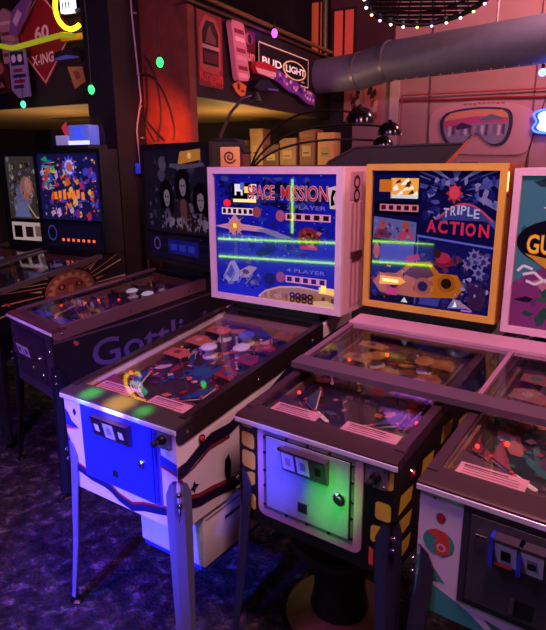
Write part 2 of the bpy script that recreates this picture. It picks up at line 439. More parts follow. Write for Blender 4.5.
        fr.ell(q, x + .05, y + l*.45, .018, .018, mats[1 + (i*5+1) % (len(mats)-1)], .0378, 14)
        q.build('plastic_cover', o)
    for (x, y, c, e) in glow:
        q = MB(); q.ball(P(x*w, a + y*LL, .03), .008, M(c, .3, em=e), n=10); q.build('lamp_bulb', o)
    return o

def machine(name, x, y, th, label, W=.57, L=1.22, zt=.9348, sl=.1262, zb=.5385, leg=None, cabm=None, sidem=None, railm=None, barm=None,
            legtall=.73, glass_to=.94, railh=.07, edgem=None, group='pinball machines'):
    root = empty(name, (x, y, 0), -th, label, 'pinball machine', group)
    t = .018; zc = zt - .014
    c = MB()
    def Z(v): return zc + sl*v
    for u0 in (0, W - t):
        c.hexa([(u0, 0, zb), (u0+t, 0, zb), (u0+t, L, zb), (u0, L, zb), (u0, 0, Z(0)), (u0+t, 0, Z(0)), (u0+t, L, Z(L)), (u0, L, Z(L))], sidem or cabm)
    c.box((t, 0, zb), (W - t, t, zc - .004), cabm)
    c.box((t, L - t, zb), (W - t, L, Z(L)), cabm)
    c.box((t, t, zb), (W - t, L - t, zb + t), BLACK)
    # deck under the backbox, behind the glass
    c.hexa([(t, glass_to, Z(glass_to) - .06), (W-t, glass_to, Z(glass_to) - .06), (W-t, L-t, Z(L) - .06), (t, L-t, Z(L) - .06),
            (t, glass_to, Z(glass_to) + .004), (W-t, glass_to, Z(glass_to) + .004), (W-t, L-t, Z(L) + .004), (t, L-t, Z(L) + .004)], BLACK)
    rm = railm or RAILD
    for u0, u1, uo in ((-.004, .026, -.004), (W - .026, W + .004, W)):
        r = MB(); v1 = glass_to
        r.hexa([(u0, .045, Z(.045)), (u1, .045, Z(.045)), (u1, v1, Z(v1)), (u0, v1, Z(v1)), (u0, .045, Z(.045)+.012), (u1, .045, Z(.045)+.012), (u1, v1, Z(v1)+.012), (u0, v1, Z(v1)+.012)], rm)
        h = railh
        pr = [(.0, 0), (.0, -h*.65), (.012, -h*.93), (.03, -h), (v1, -h), (v1, 0)]
        r.prism([(uo, v, Z(v) + d) for v, d in pr], (.004, 0, 0), rm)
        for v in (.05, .45, .85): r.cyl((uo + (-.001 if uo < 0 else .004), v, Z(v) - h*.5), (uo + (-.003 if uo < 0 else .006), v, Z(v) - h*.5), .007, .006, CHROME, 10)
        r.build('side_rail', root)
    b = MB(); bm_ = barm or STEEL
    sec = [(-.006, -.006), (-.010, -.003), (-.009, .002), (-.003, .0055), (.01, .008), (.04, .0125), (.066, .0165), (.073, .016), (.076, .006), (.0, -.006)]
    b.loft([[V3((u, v, zc + d)) for v, d in sec] for u in (-.007, W + .007)], bm_)
    bar = b.build('lockdown_bar', root)
    b = MB(); sec = [(-.009, -.022), (-.0115, -.019), (-.0115, -.006), (-.008, -.0035), (-.005, -.006), (-.005, -.022)]
    b.loft([[V3((u, v, zc + d)) for v, d in sec] for u in (-.008, W + .008)], edgem or M('#f2eaec', .3, .25)); b.build('edge_highlight', bar)  # near-white colour on the front lip stands for its bright highlight
    g = MB(); g.hexa([(t+.002, .072, Z(.072)), (W-t-.002, .072, Z(.072)), (W-t-.002, glass_to, Z(glass_to)), (t+.002, glass_to, Z(glass_to)),
                      (t+.002, .072, Z(.072)+.005), (W-t-.002, .072, Z(.072)+.005), (W-t-.002, glass_to, Z(glass_to)+.005), (t+.002, glass_to, Z(glass_to)+.005)], GLASS)
    g.build('playfield_glass', root)
    make_legs(root, W, L, leg or STEEL, legtall, CHROME)
    ff = Fr((0, 0, 0), (1, 0, 0), (0, 0, 1)); fs = Fr((W, 0, 0), (0, 1, 0), (0, 0, 1))
    for u, n in ((0, -1), (W, 1)):                 # flipper buttons on the sides
        k = MB(); k.cyl((u + n*(.0), .12, Z(.12) - .10), (u + n*.004, .12, Z(.12) - .10), .017, .016, CHROME); k.cyl((u + n*.004, .12, Z(.12) - .10), (u + n*.010, .12, Z(.12) - .10), .010, .008, M('#b83028', .35))
        k.build('flipper_button', root)
    return root, c, ff, fs, Z

def backbox(root, u0, u1, v, z0, z1, body, fm, fw=.030, depth=.2, lean=0., neck=None, inner=BLACK):
    b = MB(); t = .016; dx = lean
    def pt(u, vv, z): return (u, vv + lean*(z - z0), z)
    def bx(a0, a1, c0, c1, e0, e1, m): b.hexa([pt(u, q, z) for z in (e0, e1) for u, q in ((a0, c0), (a1, c0), (a1, c1), (a0, c1))], m)
    bx(u0, u0 + t, v + .012, v + depth, z0, z1, body); bx(u1 - t, u1, v + .012, v + depth, z0, z1, body)
    bx(u0 + t, u1 - t, v + .012, v + depth, z1 - t, z1, body); bx(u0 + t, u1 - t, v + .012, v + depth, z0, z0 + t, body)
    bx(u0 + t, u1 - t, v + depth - t, v + depth, z0 + t, z1 - t, inner)
    if neck: bx(neck[0], neck[1], v + .02, v + depth - .01, neck[2], z0, BLACK)
    o = b.build('backbox', root)
    f = MB()
    for (a0, a1, e0, e1) in ((u0, u0 + fw, z0, z1), (u1 - fw, u1, z0, z1), (u0 + fw, u1 - fw, z1 - fw, z1), (u0 + fw, u1 - fw, z0, z0 + fw)):
        c = [pt(u, q, z) for z in (e0, e1) for u, q in ((a0, v - .008), (a1, v - .008), (a1, v + .012), (a0, v + .012))]
        f.hexa(c, fm)
    f.build('backbox_frame', o)
    g = Fr(pt(u0 + fw, v + .006, z0 + fw), (1, 0, 0), (0, lean, 1), u1 - u0 - 2*fw, (z1 - z0 - 2*fw) * math.sqrt(1 + lean*lean))
    return o, g
def score_strip(g, mb, x0, y0, x1, y1, bg, fgc, n=.0014, k=6):
    g.rect(mb, x0, y0, x1, y1, bg, n)
    w = (x1 - x0) / k
    for i in range(k): g.rect(mb, x0 + w*(i+.2), y0 + (y1-y0)*.18, x0 + w*(i+.8), y1 - (y1-y0)*.15, fgc, n + .0004)
def wavy(pts_top, pts_bot): return pts_top + pts_bot[::-1]

def clutter(g, mb, n, x0, y0, x1, y1, cols, em, s0, s1, off, seed, step=.00001):
    R = random.Random(seed); ms = [A(c, em) for c in cols]
    for i in range(n):
        w = R.uniform(s0, s1); h = R.uniform(s0, s1); x = R.uniform(x0 + w, x1 - w); y = R.uniform(y0 + h, y1 - h); k = R.randint(4, 7); a = R.uniform(0, 6)
        g.poly(mb, [(x + w*R.uniform(.4, 1)*math.cos(a + 6.283*j/k), y + h*R.uniform(.4, 1)*math.sin(a + 6.283*j/k)) for j in range(k)], ms[i % len(ms)], off + step*i)
# ---- A: white cabinet with blue door and navy and red bands, blue space backglass
CREAM = M('#efe4dc', .42, noise=.08, scale=5)
NAVY = M('#161c4e', .4); REDB = M('#a8202c', .4); BLUEP = M('#2a35c8', .38)
rt_a, c, ff, fs, Z = machine('pinball_machine', -.7843, 2.0239, .6036,
    'white pinball machine with navy and red stripes, blue coin door and blue space backglass', leg=M('#7c7c9e', .4, .3), cabm=CREAM, railm=M('#37292a', .3, .5), barm=M('#4c4438', .34, .4))
# bands on the front
def band(fr, pts, w1, w2, m1, m2, mb=c):
    up = [(x, y + w1) for x, y in pts]; dn = [(x, y - w1) for x, y in pts]
    fr.poly(mb, [(x, y + w1 + w2) for x, y in pts] + dn[::-1], m1, .0012)
    fr.poly(mb, up + dn[::-1], m2, .0018)
band(ff, [(0, .628), (.05, .622), (.12, .606), (.20, .60), (.235, .588), (.27, .568), (.34, .553), (.40, .575), (.47, .588), (.52, .60), (.57, .592)], .014, .009, REDB, NAVY)
band(ff, [(.455, .800), (.50, .790), (.57, .775)], .017, -.046, M('#9c2440', .4), M('#2636b8', .4))
ff.poly(c, [(.0, .855), (.02, .84), (.035, .812), (.075, .79), (.02, .785), (.0, .79)], M('#243078', .4), .0012)
ff.poly(c, [(.0, .80), (.045, .789), (.07, .785), (.0, .772)], M('#d0404c', .4), .001)
ff.poly(c, [(.045, .853), (.058, .868), (.068, .85), (.055, .836)], NAVY, .0014)
ff.poly(c, [(.0, .76), (.03, .70), (.055, .66), (.03, .64), (.0, .65)], M('#2a3590', .4), .001)
# bands on the right side
band(fs, [(0, .758), (.04, .762), (.10, .790), (.17, .815), (.27, .812), (.36, .838), (.50, .85), (.66, .91), (.80, .90), (.95, .96), (1.2, .98)], .022, .0, M('#1d1630', .4), M('#1d1630', .4))
fs.poly(c, [(0, .738), (.05, .742), (.11, .768), (.17, .793), (.27, .79), (.27, .776), (.16, .776), (.09, .748), (0, .726)], M('#7c2a34', .4), .0014)
band(fs, [(0, .618), (.05, .622), (.10, .606), (.17, .60), (.23, .59), (.30, .575), (.40, .60), (.55, .62), (.7, .60), (.9, .64), (1.2, .63)], .018, .016, M('#8c2a34', .4), M('#1d1630', .4))
fs.poly(c, [(.055, .675), (.068, .682), (.074, .70), (.082, .683), (.10, .673), (.082, .667), (.075, .65), (.067, .666)], M('#221826', .4), .0014)
fs.poly(c, [(.24, .70), (.262, .716), (.275, .68), (.272, .63), (.25, .60), (.236, .65)], M('#221826', .4), .0014)
fs.poly(c, [(.5, .73), (.56, .75), (.62, .70), (.56, .66)], M('#7c2a34', .4), .0014)
c.build('cabinet', rt_a)
# coin door
d = MB()
ff.box(d, .098, .612, .497, .905, .0, .004, M('#6a64b4', .4)); ff.box(d, .104, .618, .466, .900, .004, .009, BLUEP)
ff.box(d, .470, .618, .492, .900, .004, .007, M('#3a44c0', .35))
dr = d.build('coin_door', rt_a)
h = MB(); h.cyl(ff.P(.481, .63, .009), ff.P(.481, .888, .009), .006, .006, M('#2c34a0', .35), 10)
h.build('door_hinge', dr)
q = MB(); coin_unit(q, ff, .190, .806, .374, .884, .009, M('#5a4c50', .35, .7), [(M('#2a2224', .3), WHITEP), (M('#cfc4d8', .4), M('#9088b8', .4)), (M('#2a2224', .3), WHITEP)], .030)
q.build('coin_entry', dr)
q = MB(); q.lathe([(.001, 0), (.016, 0), (.015, .006), (.009, .008), (.008, .012), (.001, .012)], ff.P(.415, .752, .009), CHROME, 16, ff.N); ff.box(q, .412, .744, .418, .760, .0212, .0216, BLACK)
q.build('door_lock', dr)
q = MB(); ff.box(q, .255, .655, .285, .682, .009, .010, M('#1a1620', .5)); ff.box(q, .259, .659, .281, .678, .0101, .0106, BLACK); q.build('coin_return', dr)
plunger(rt_a, ff, .482, .836, .550, .905)
# bottom extension box under the cabinet
bx_ = MB(); bx_.box((.235, .12, .315), (.562, .60, .545), M('#e2dcd8', .5, noise=.08, scale=6), .008)
fb = Fr((.562, 0, 0), (0, 1, 0), (0, 0, 1)); fb.rect(bx_, .24, .455, .33, .468, M('#2a2020', .5), .001); fb.rect(bx_, .13, .505, .59, .512, M('#8a7a78', .5), .001)
bx_.box((.245, .128, .295), (.555, .59, .316), M('#2c3ac0', .4))  # blue skirt: blue-lit shade below the box, put into colour
bx_.build('lower_box', rt_a)
playfield(rt_a, .57, .078, .935, .9348 - .014, .1262, ['#3a2430', '#8c2c34', '#26457c', '#1d5a78', '#c86a4c', '#cfa8a0', '#5a2a5c'], 11, M('#e8a8a0', .5), 0,
          [(.36, .60, '#e8e4ea', .0), (.62, .66, '#e8e4ea', .0), (.5, .80, '#5a62d8', .0), (.25, .80, '#d86a50', .0)], M('#7c3840', .45),
          ) 
GLOWA = []
ab, g = backbox(rt_a, -.078, .649, .9598, 1.088, 1.7205, M('#e0b4bc', .45, noise=.08, scale=6), M('#ecd4d6', .38, noise=.07, scale=6), .030, .22, neck=(.06, .53, 1.03))
art = MB()
E_ = .30
BLU = A('#1418a0', .42); BLU2 = A('#2030d0', .38); NVY = A('#0a0c48', .3); INK = A('#08060e', 0); CRM = A('#e8dcc8', E_); PNK = A('#c87890', .22)
RD = A('#c02a3c', .4); TAN = A('#b88a60', .28); GRY = A('#8a90b8', .26); ORG = A('#e89030', .5); YEL = A('#f4e060', .9); BRN = A('#7a4030', .2)
g.rect(art, 0, 0, 1, 1, BLU, 0)
R = random.Random(3)
for i in range(16):   # dark swirls of deep space along the top and left
    x = R.uniform(.17, .83); y = R.uniform(.74, .90) if i < 10 else R.uniform(.3, .9)
    g.ell(art, x, y, R.uniform(.06, .16), R.uniform(.015, .04), NVY if i % 3 else A('#283a8c', .3), .0003 + i*.00002, 16, R.uniform(-.5, .5))
clutter(g, art, 70, .0, .72, 1, 1, ['#0a0c3c', '#141a70', '#2a3478', '#101050', '#3a4a90'], .3, .02, .07, .0006, 301, .000005)
clutter(g, art, 46, .02, .06, .42, .34, ['#3a4aa8', '#0c0e50', '#7078b8', '#1c2890', '#5a4c7c'], .3, .012, .045, .0012, 302, .000005)
clutter(g, art, 26, .40, .0, 1, .09, ['#8a5c40', '#c89c70', '#6a4030', '#a87850'], .28, .01, .05, .00195, 303, .000002)
clutter(g, art, 20, .70, .44, .90, .60, ['#5a1c28', '#a8483c', '#2a1018', '#c87858'], .3, .01, .03, .0027, 304, .000002)
clutter(g, art, 40, .0, .34, 1, .72, ['#0e1264', '#2030b0', '#1a1c80'], .36, .015, .06, .0005, 305, .000002)
for i in range(60): g.ell(art, R.random(), R.uniform(.35, 1), .003, .003, A('#a8b8f0', .5), .0008, 6)
# title
g.text(art, 'SPACE', .30, .80, .525, .915, A('#e8d0d8', .3), .0022, .035); g.text(art, 'SPACE', .303, .803, .522, .912, RD, .0028, .005)
g.text(art, 'MISSION', .575, .80, .935, .915, A('#e8d0d8', .3), .0022, .03); g.text(art, 'MISSION', .578, .803, .932, .912, RD, .0028, .005)
# glow painted into the art as pale blocks at upper left
g.rect(art, .16, .77, .375, .93, INK, .0012)
for i, (x0, y0, x1, y1, m) in enumerate(((.17, .775, .37, .80, A('#f0e890', .9)), (.185, .83, .255, .92, A('#dfe8f0', .7)), (.27, .85, .33, .90, A('#f0d860', .8)), (.20, .80, .24, .86, INK), (.30, .80, .37, .83, A('#e8e0d0', .6)), (.325, .855, .375, .92, A('#f0f0e0', .6)), (.235, .875, .27, .93, A('#5a74d0', .5)), (.345, .87, .36, .91, INK))):
    g.rect(art, x0, y0, x1, y1, m, .0014 + i*.0001)
g.ell(art, .115, .765, .035, .03, A('#e02430', .8), .0016)
g.poly(art, [(.95, .75), (1, .75), (1, .92), (.93, .90)], CRM, .003); g.poly(art, [(.955, .77), (.985, .78), (.97, .83), (.992, .88), (.965, .89), (.955, .84)], INK, .0034)
# score reels with their round badges
score_strip(g, art, .065, .672, .345, .728, A('#f0e4e4', .5), A('#2a1420', .0)); g.ell(art, .375, .70, .037, .044, A('#a05058', .3), .0022)
g.ell(art, .57, .68, .037, .044, A('#b0607c', .3), .0022); score_strip(g, art, .61, .65, .955, .705, A('#e0a0b4', .4), A('#3a1428', .0), k=5)
score_strip(g, art, .07, .455, .42, .505, A('#5a68d8', .5), A('#232c90', .2))
g.ell(art, .57, .195, .037, .044, A('#a0506c', .3), .0022); score_strip(g, art, .61, .16, .93, .215, A('#e0a0b4', .4), A('#3a1428', .0), k=5)
for x, y, t in ((.62, .735, '2 PLAYER'), (.62, .245, '4 PLAYER')): g.text(art, t, x, y, x + .30, y + .03, A('#7a70c8', .4), .0016, .01)
# star burst and its light streak
g.poly(art, [(0, .57), (.12, .60), (.18, .68), (.24, .60), (.40, .585), (.56, .55), (.40, .545), (.24, .55), (.18, .49), (.12, .55)], A('#d8a0b4', .35), .0012)
g.burst(art, .18, .578, .03, .10, 8, A('#d88878', .45), .0018, .9); g.ell(art, .18, .58, .032, .040, ORG, .0024); g.rect(art, .168, .565, .195, .60, YEL, .0028)
g.poly(art, [(.36, .56), (.46, .575), (.6, .535), (.68, .51), (.56, .505), (.45, .535)], GRY, .0016)
g.rect(art, .17, .27, .20, .55, A('#4048a8', .3), .0015)
# astronaut head
g.ell(art, .79, .52, .085, .085, A('#7a2a34', .3), .0016); g.ell(art, .79, .505, .058, .055, A('#30141c', .1), .002); g.ell(art, .80, .485, .035, .03, A('#a8503c', .3), .0024); g.rect(art, .73, .435, .86, .46, A('#c03c54', .35), .0026)
# capsule and stations lower left
g.poly(art, [(.06, .14), (.13, .28), (.17, .29), (.22, .20), (.20, .12), (.11, .10)], A('#a8a8d8', .3), .0016)
g.poly(art, [(.20, .20), (.30, .26), (.37, .25), (.30, .16), (.22, .15)], A('#b0a0b0', .3), .0018)
g.poly(art, [(.09, .16), (.14, .26), (.17, .20), (.13, .13)], A('#5060b0', .3), .0022); g.ell(art, .27, .205, .03, .02, A('#605058', .2), .0024)
for k in range(4): g.poly(art, [(.05 + .07*k, .10), (.09 + .08*k, .19), (.10 + .08*k, .19), (.065 + .07*k, .10)], A('#7078c0', .3), .0026)
g.poly(art, [(.0, .0), (.38, .0), (.44, .10), (.30, .14), (.12, .10), (.0, .05)], A('#1c22c0', .4), .001)
g.ell(art, .48, .17, .05, .05, NVY, .0014)
# planet
pl = [(.38, .0), (.42, .05), (.48, .085), (.58, .115), (.72, .13), (.86, .12), (1., .09), (1., .0)]
g.poly(art, pl, TAN, .0019)
g.line(art, [(.38, .01), (.44, .065), (.56, .112), (.72, .132), (.88, .12), (1, .092)], .008, A('#e0b890', .35), .0021)
for k in range(4):
    x = .665 + .048*k
    g.ring(art, x, .062, .010, .024, A('#3a2024', .05), .0026, 14); g.ring(art, x, .026, .010, .022, A('#3a2024', .05), .0027, 14)
g.poly(art, [(.82, .03), (.93, .05), (1., .03), (1., .0), (.84, .0)], A('#d8c090', .4), .0024)
g.rect(art, .875, .10, .99, .15, A('#e8c050', .8), .0026); g.rect(art, .89, .11, .93, .165, YEL, .003)
art.build('backglass', ab)
# slotted trim on the right side of the backbox
sd = Fr((.649, .9598, 0), (0, 1, 0), (0, 0, 1)); s_ = MB()
for z in (1.60, 1.655): sd.ring(s_, .12, z, .017, .030, M('#3a1c24', .5), .002, 20)
for v in (.075, .115, .155): sd.box(s_, v, 1.12, v + .012, 1.57, 0, .005, M('#b07880', .5))
sd.box(s_, .075, 1.33, .17, 1.36, 0, .012, M('#4a262c', .5)); sd.box(s_, .06, 1.58, .18, 1.70, 0, .0015, M('#c890a0', .45))
s_.build('side_vent', ab)

EMK = .72
# ---- B: black cabinet with yellow blocks, pink-tinted white door surround, orange framed racing backglass
BLK = M('#14110f', .4, noise=.2, scale=10); YB = M('#e6c238', .42, noise=.1, scale=9)
rt_b, c, ff, fs, Z = machine('pinball_machine', -.1177, 1.8034, .6349,
    'black pinball machine with yellow blocks, metal coin door and orange framed race car backglass', leg=M('#56567c', .36, .75), cabm=BLK, railm=M('#5c4044', .32, .6), barm=M('#4a3434', .34, .4), railh=.03)
def blocks(fr, mb, lst, k=.008):
    for x0, y0, x1, y1, sk in lst: 
        fr.poly(mb, [(x0, y0 + k), (x0 + k, y0), (x1 - k, y0 + sk), (x1, y0 + k + sk), (x1, y1 - k + sk), (x1 - k, y1 + sk*.5), (x0 + k, y1), (x0, y1 - k)], YB, .0012)
blocks(ff, c, [(.012, .885, .062, .905, .0), (.012, .815, .065, .868, -.006), (.012, .738, .068, .800, -.004), (.030, .668, .066, .722, .008), (.045, .582, .068, .642, .0)])
blocks(ff, c, [(.512, .726, .562, .785, .0), (.500, .645, .545, .702, .006), (.52, .83, .566, .905, 0)])
ff.poly(c, [(.497, .565), (.512, .562), (.512, .62), (.497, .625)], M('#e8583c', .4), .0012)
for i in range(7):
    v = .03 + .16*i
    for j in range(4):
        z = .57 + .083*j + (.04 if i % 2 else 0) + v*.04
        if z + .06 < .86 + v*.12: fs.poly(c, [(v, z), (v + .09, z + .01), (v + .105, z + .055), (v + .012, z + .06)], YB, .0012)
c.build('cabinet', rt_b)
d = MB(); ff.rrect(d, .083, .584, .472, .912, .028, 0, .006, M('#d8a0a4', .4, noise=.08, scale=8))  # white surround; the pink light on it is put into the base colour
ff.box(d, .108, .612, .445, .895, .006, .008, M('#b8b0a4', .3, .8)); ff.box(d, .118, .622, .436, .886, .008, .0088, BLACK)
ff.box(d, .123, .627, .430, .881, .008, .013, M('#a4a2a8', .4, .15, noise=.1, scale=14))
dr = d.build('coin_door', rt_b)
for x, z in [(x, z) for x in (.113, .440) for z in (.63, .70, .755, .82, .875)] + [(x, z) for x in (.2, .28, .36) for z in (.617, .890)]:
    q = MB(); q.lathe([(.006, 0), (.005, .003), (.001, .004)], ff.P(x, z, .008), DKMETAL, 8, ff.N); q.build('door_screw', dr)
q = MB(); coin_unit(q, ff, .198, .792, .362, .872, .013, M('#6a5a66', .35, .6), [(M('#d8c8d0', .4), M('#b08898', .4)), (M('#e8e4f0', .35), M('#8890c0', .4)), (M('#4a3c48', .4), M('#141014', .4))], .030)
q.cyl(ff.P(.186, .862, .013), ff.P(.186, .862, .03), .008, .007, CHROME, 10); q.build('coin_entry', dr)
q = MB(); q.lathe([(.001, 0), (.022, 0), (.021, .006), (.013, .009), (.012, .016), (.001, .016)], ff.P(.400, .755, .013), CHROME, 18, ff.N); ff.ell(q, .400, .755, .009, .009, BLACK, .0295); q.build('door_lock', dr)
q = MB(); ff.box(q, .248, .655, .284, .690, .013, .0145, M('#3a3438', .4)); ff.box(q, .252, .659, .280, .686, .0146, .015, BLACK); q.build('coin_return', dr)
plunger(rt_b, ff, .478, .828, .548, .896)
playfield(rt_b, .57, .078, .935, .9348 - .014, .1262, ['#2c2024', '#b06a2c', '#40485c', '#7a2c30', '#c89048', '#4a5a60', '#8a4c54'], 23, M('#e09aa4', .5), 0,
          [(.30, .68, '#c88838', .0), (.66, .72, '#c88838', .0), (.48, .55, '#a85a34', .0)], M('#4a2c30', .45), [(.75, .46, '#ff3020', 3), (.34, .74, '#ff4020', 3), (.12, .62, '#ff5030', 2)])
bb, g = backbox(rt_b, 0, .569, .8732, 1.125, 1.7297, M('#a85a28', .5, noise=.15, scale=8), M('#dcb444', .42, noise=.12, scale=8), .026, .2, neck=(.04, .53, 1.03))
art = MB()
DB = A('#0d0f44', .3); MB_ = A('#2a3488', .3); LB = A('#7a86c0', .24)
g.rect(art, 0, 0, 1, 1, DB, 0)
R = random.Random(9)
for k in range(11):    # white and lilac rays behind the title
    a0 = -.6 + k*.36; cx, cy = .68, .86
    g.poly(art, [(max(0, min(1, cx + r*math.cos(a0 + da)*1.1)), max(.5, min(1, cy + r*math.sin(a0 + da)))) for r, da in ((.07, .0), (.42, -.07), (.42, .09))], LB if k % 2 else A('#4a54a0', .25), .0006 + .00002*k)
g.rect(art, 0, .5, .40, 1, DB, .0014)
clutter(g, art, 60, .40, .62, 1, 1, ['#1a1e6c', '#5060a8', '#0c0e3c', '#8a90c0', '#2c3888'], .24, .015, .055, .001, 311, .000004)
clutter(g, art, 60, .42, .0, 1, .47, ['#2a2c80', '#0c0c3a', '#50508c', '#3a2450', '#6a3448'], .24, .012, .05, .0021, 312, .000004)
clutter(g, art, 30, .0, .02, .40, .30, ['#1c1450', '#5a3418', '#2c2c80', '#801c3c'], .24, .015, .05, .0021, 313, .000004)
clutter(g, art, 34, .08, .10, .76, .31, ['#e0a030', '#7a4410', '#a86014', '#3a2010', '#d88820', '#c8b060'], .26, .012, .035, .0038, 314, .000003)
clutter(g, art, 24, .02, .49, .38, .64, ['#8a94c0', '#40447c', '#a04460', '#5c2038'], .24, .01, .03, .0036, 315, .000003)
clutter(g, art, 24, .70, .04, 1, .42, ['#8088b8', '#30205c', '#50305c', '#a8a8c8'], .24, .01, .035, .0037, 316, .000003)
g.rect(art, .06, .845, .17, .935, A('#d08024', .45), .002); g.rect(art, .16, .80, .39, .945, A('#e8b048', .75), .002)
for i in range(12):
    x = R.uniform(.17, .36); y = R.uniform(.81, .92); g.poly(art, [(x, y), (x + .05, y + .01), (x + .04, y + .035), (x + .015, y + .02)], [A('#fff2c0', 1.), A('#5a3a1c', .1), A('#e8ffe8', .8)][i % 3], .0024 + i*.00005)
g.rect(art, .17, .80, .39, .825, A('#c8e8d8', .8), .0032)
g.rect(art, .03, .68, .41, .78, INK, .0026); score_strip(g, art, .07, .705, .40, .755, A('#d890a0', .4), A('#4a1428', .1), .003, 5)
# title
pts = [(.55 + .42*i/14, .66 + .115*math.sin(math.pi*i/14)) for i in range(15)]
g.line(art, pts, .008, A('#c05070', .3), .0016); 
for i in range(14):
    a0, a1 = pts[i], pts[i+1]; g.poly(art, [a0, a1, (.56 + .40*(i+1)/14, .66), (.56 + .40*i/14, .66)], A('#38468c', .3), .0014)
for i, ch in enumerate('TRIPLE'):
    x = (.60, .655, .705, .732, .782, .83)[i]; y = .665 + .035*math.sin(math.pi*(i+.7)/6.4); g.text(art, ch, x, y, x + (.018 if ch == 'I' else .042), y + .065, A('#b8c8e0', .4), .0022, .02)
for i, ch in enumerate('ACTION'):
    x = (.475, .565, .655, .742, .778, .876)[i]; g.text(art, ch, x, .565 - .003*i, x + (.022 if ch == 'I' else .076), .655 - .003*i, A('#d03050', .42), .0024, .03)
g.burst(art, .675, .845, .045, .075, 8, A('#b83048', .35), .0018, .9); g.ell(art, .675, .85, .04, .045, A('#d84858', .4), .0022)
# picture panels
g.poly(art, [(.02, .50), (.39, .475), (.39, .63), (.02, .66)], A('#6878b0', .26), .0028)
for x, m in ((.10, '#7a2c50'), (.30, '#c0486a')):
    g.ell(art, x, .60, .03, .035, A('#a85a4c', .3), .0034); g.poly(art, [(x - .07, .50), (x - .03, .565), (x + .03, .575), (x + .075, .50)], A(m, .3), .0032)
g.poly(art, [(.40, .53), (1, .475), (1, .0), (.40, .0)], A('#12165c', .28), .0014); g.line(art, [(.40, .535), (1, .48)], .008, A('#5868c8', .5), .003)
g.line(art, [(.41, .535), (.41, .02)], .005, A('#5868b8', .35), .003)
g.poly(art, [(.08, .30), (.38, .33), (.38, .47), (.09, .47)], A('#5058b0', .34), .0026); g.poly(art, [(.30, .31), (.44, .36), (.42, .40), (.33, .38)], A('#b83c6c', .3), .0034)
g.ell(art, .055, .40, .03, .06, A('#b8641c', .35), .003)
# the racing car
g.poly(art, [(.03, .16), (.10, .23), (.24, .24), (.36, .33), (.52, .35), (.60, .27), (.74, .27), (.80, .18), (.74, .10), (.40, .07), (.10, .08)], A('#c07818', .34), .0036)
g.poly(art, [(.30, .24), (.38, .31), (.50, .33), (.56, .25), (.46, .20)], A('#6a3a14', .2), .004)
for x, y in ((.66, .20), (.22, .16), (.47, .16)): g.ell(art, x, y, .072, .065, A('#a86818', .3), .0042); g.ell(art, x, y, .042, .038, A('#2a1810', .05), .0046)
g.ell(art, .62, .385, .06, .04, A('#b02c4c', .35), .004); g.poly(art, [(.54, .33), (.60, .40), (.70, .39), (.72, .34), (.62, .31)], A('#7a2040', .3), .0038); g.ell(art, .575, .415, .03, .035, A('#40241c', .1), .0048)
g.poly(art, [(.09, .14), (.28, .15), (.33, .18), (.28, .21), (.10, .21)], A('#f0a828', .9), .005); g.rect(art, .12, .165, .26, .19, A('#fff080', 1.3), .0054); g.poly(art, [(.15, .07), (.25, .065), (.27, .11), (.17, .13)], A('#c83a5c', .5), .0052)
for x, y in ((.82, .36), (.90, .30), (.86, .42), (.93, .38)): g.burst(art, x, y, .03, .055, 7, LB, .0032); g.ell(art, x, y, .018, .018, A('#3a2a70', .3), .0036)
g.poly(art, [(.82, .10), (.88, .24), (.93, .22), (.97, .12), (.94, .03), (.86, .03)], A('#3a2450', .25), .003)
g.poly(art, [(.68, .02), (.72, .09), (.78, .09), (.82, .03)], A('#8088c0', .35), .0034); g.poly(art, [(.72, .03), (.74, .08), (.755, .04)], A('#d8f0f0', 1.), .004); g.poly(art, [(.29, .02), (.32, .06), (.35, .02)], A('#c8e0d0', .8), .004)
g.poly(art, [(.72, .10), (.82, .06), (.88, .02), (.72, .06)], A('#a898b0', .3), .0038); g.poly(art, [(.44, .02), (.60, .02), (.62, .09), (.46, .10)], A('#4048a8', .3), .0018)
g.rect(art, .79, .012, .87, .022, A('#b060e0', .9), .004)
art.build('backglass', bb)
tab = MB(); tab.box((.5692, .876, 1.62), (.5735, .90, 1.712), M('#c0562c', .4)); tab.box((.5692, .874, 1.63), (.5735, .8758, 1.70), M('#ffc070', .4, em=2.5)); tab.build('side_lamp', bb)

EMK = .62
# ---- C: white cabinet with teal shapes and a grey door, white framed backglass with a dark balloon
LIL = M('#e6d2d8', .4, noise=.07, scale=7); TEAL = M('#3f9a88', .42); REDO = M('#d84a34', .4)
rt_c, c, ff, fs, Z = machine('pinball_machine', .3887, 1.3749, .6418,
    'white pinball machine with teal shapes and dark grey coin door at right edge', leg=M('#5a5260', .35, .7), cabm=LIL, railm=M('#5c4448', .32, .6), barm=M('#503a3c', .34, .4), railh=.03)
ff.ell(c, .060, .832, .013, .015, M('#a02c3c', .4), .0012)
ff.ell(c, .058, .758, .043, .038, TEAL, .0012, 26)
ff.poly(c, [(.022, .778), (.045, .796), (.075, .795), (.088, .77), (.088, .735), (.07, .72), (.052, .725), (.046, .75), (.052, .768), (.036, .775)], REDO, .0016)
ff.ell(c, .066, .745, .012, .012, LIL, .002, 16); ff.ell(c, .066, .745, .008, .008, REDO, .0024, 14)
ff.poly(c, [(.0, .70), (.02, .70), (.055, .672), (.085, .638), (.03, .645), (.0, .655)], TEAL, .0012)
ff.poly(c, [(.0, .635), (.05, .625), (.10, .606), (.15, .585), (.21, .545), (.18, .5385), (.0, .5385)], TEAL, .0012)
ff.poly(c, [(.19, .585), (.25, .575), (.33, .555), (.38, .5385), (.24, .5385)], M('#2f7a58', .42), .0012)
ff.poly(c, [(.48, .70), (.52, .76), (.57, .78), (.57, .60), (.53, .58)], TEAL, .0012)
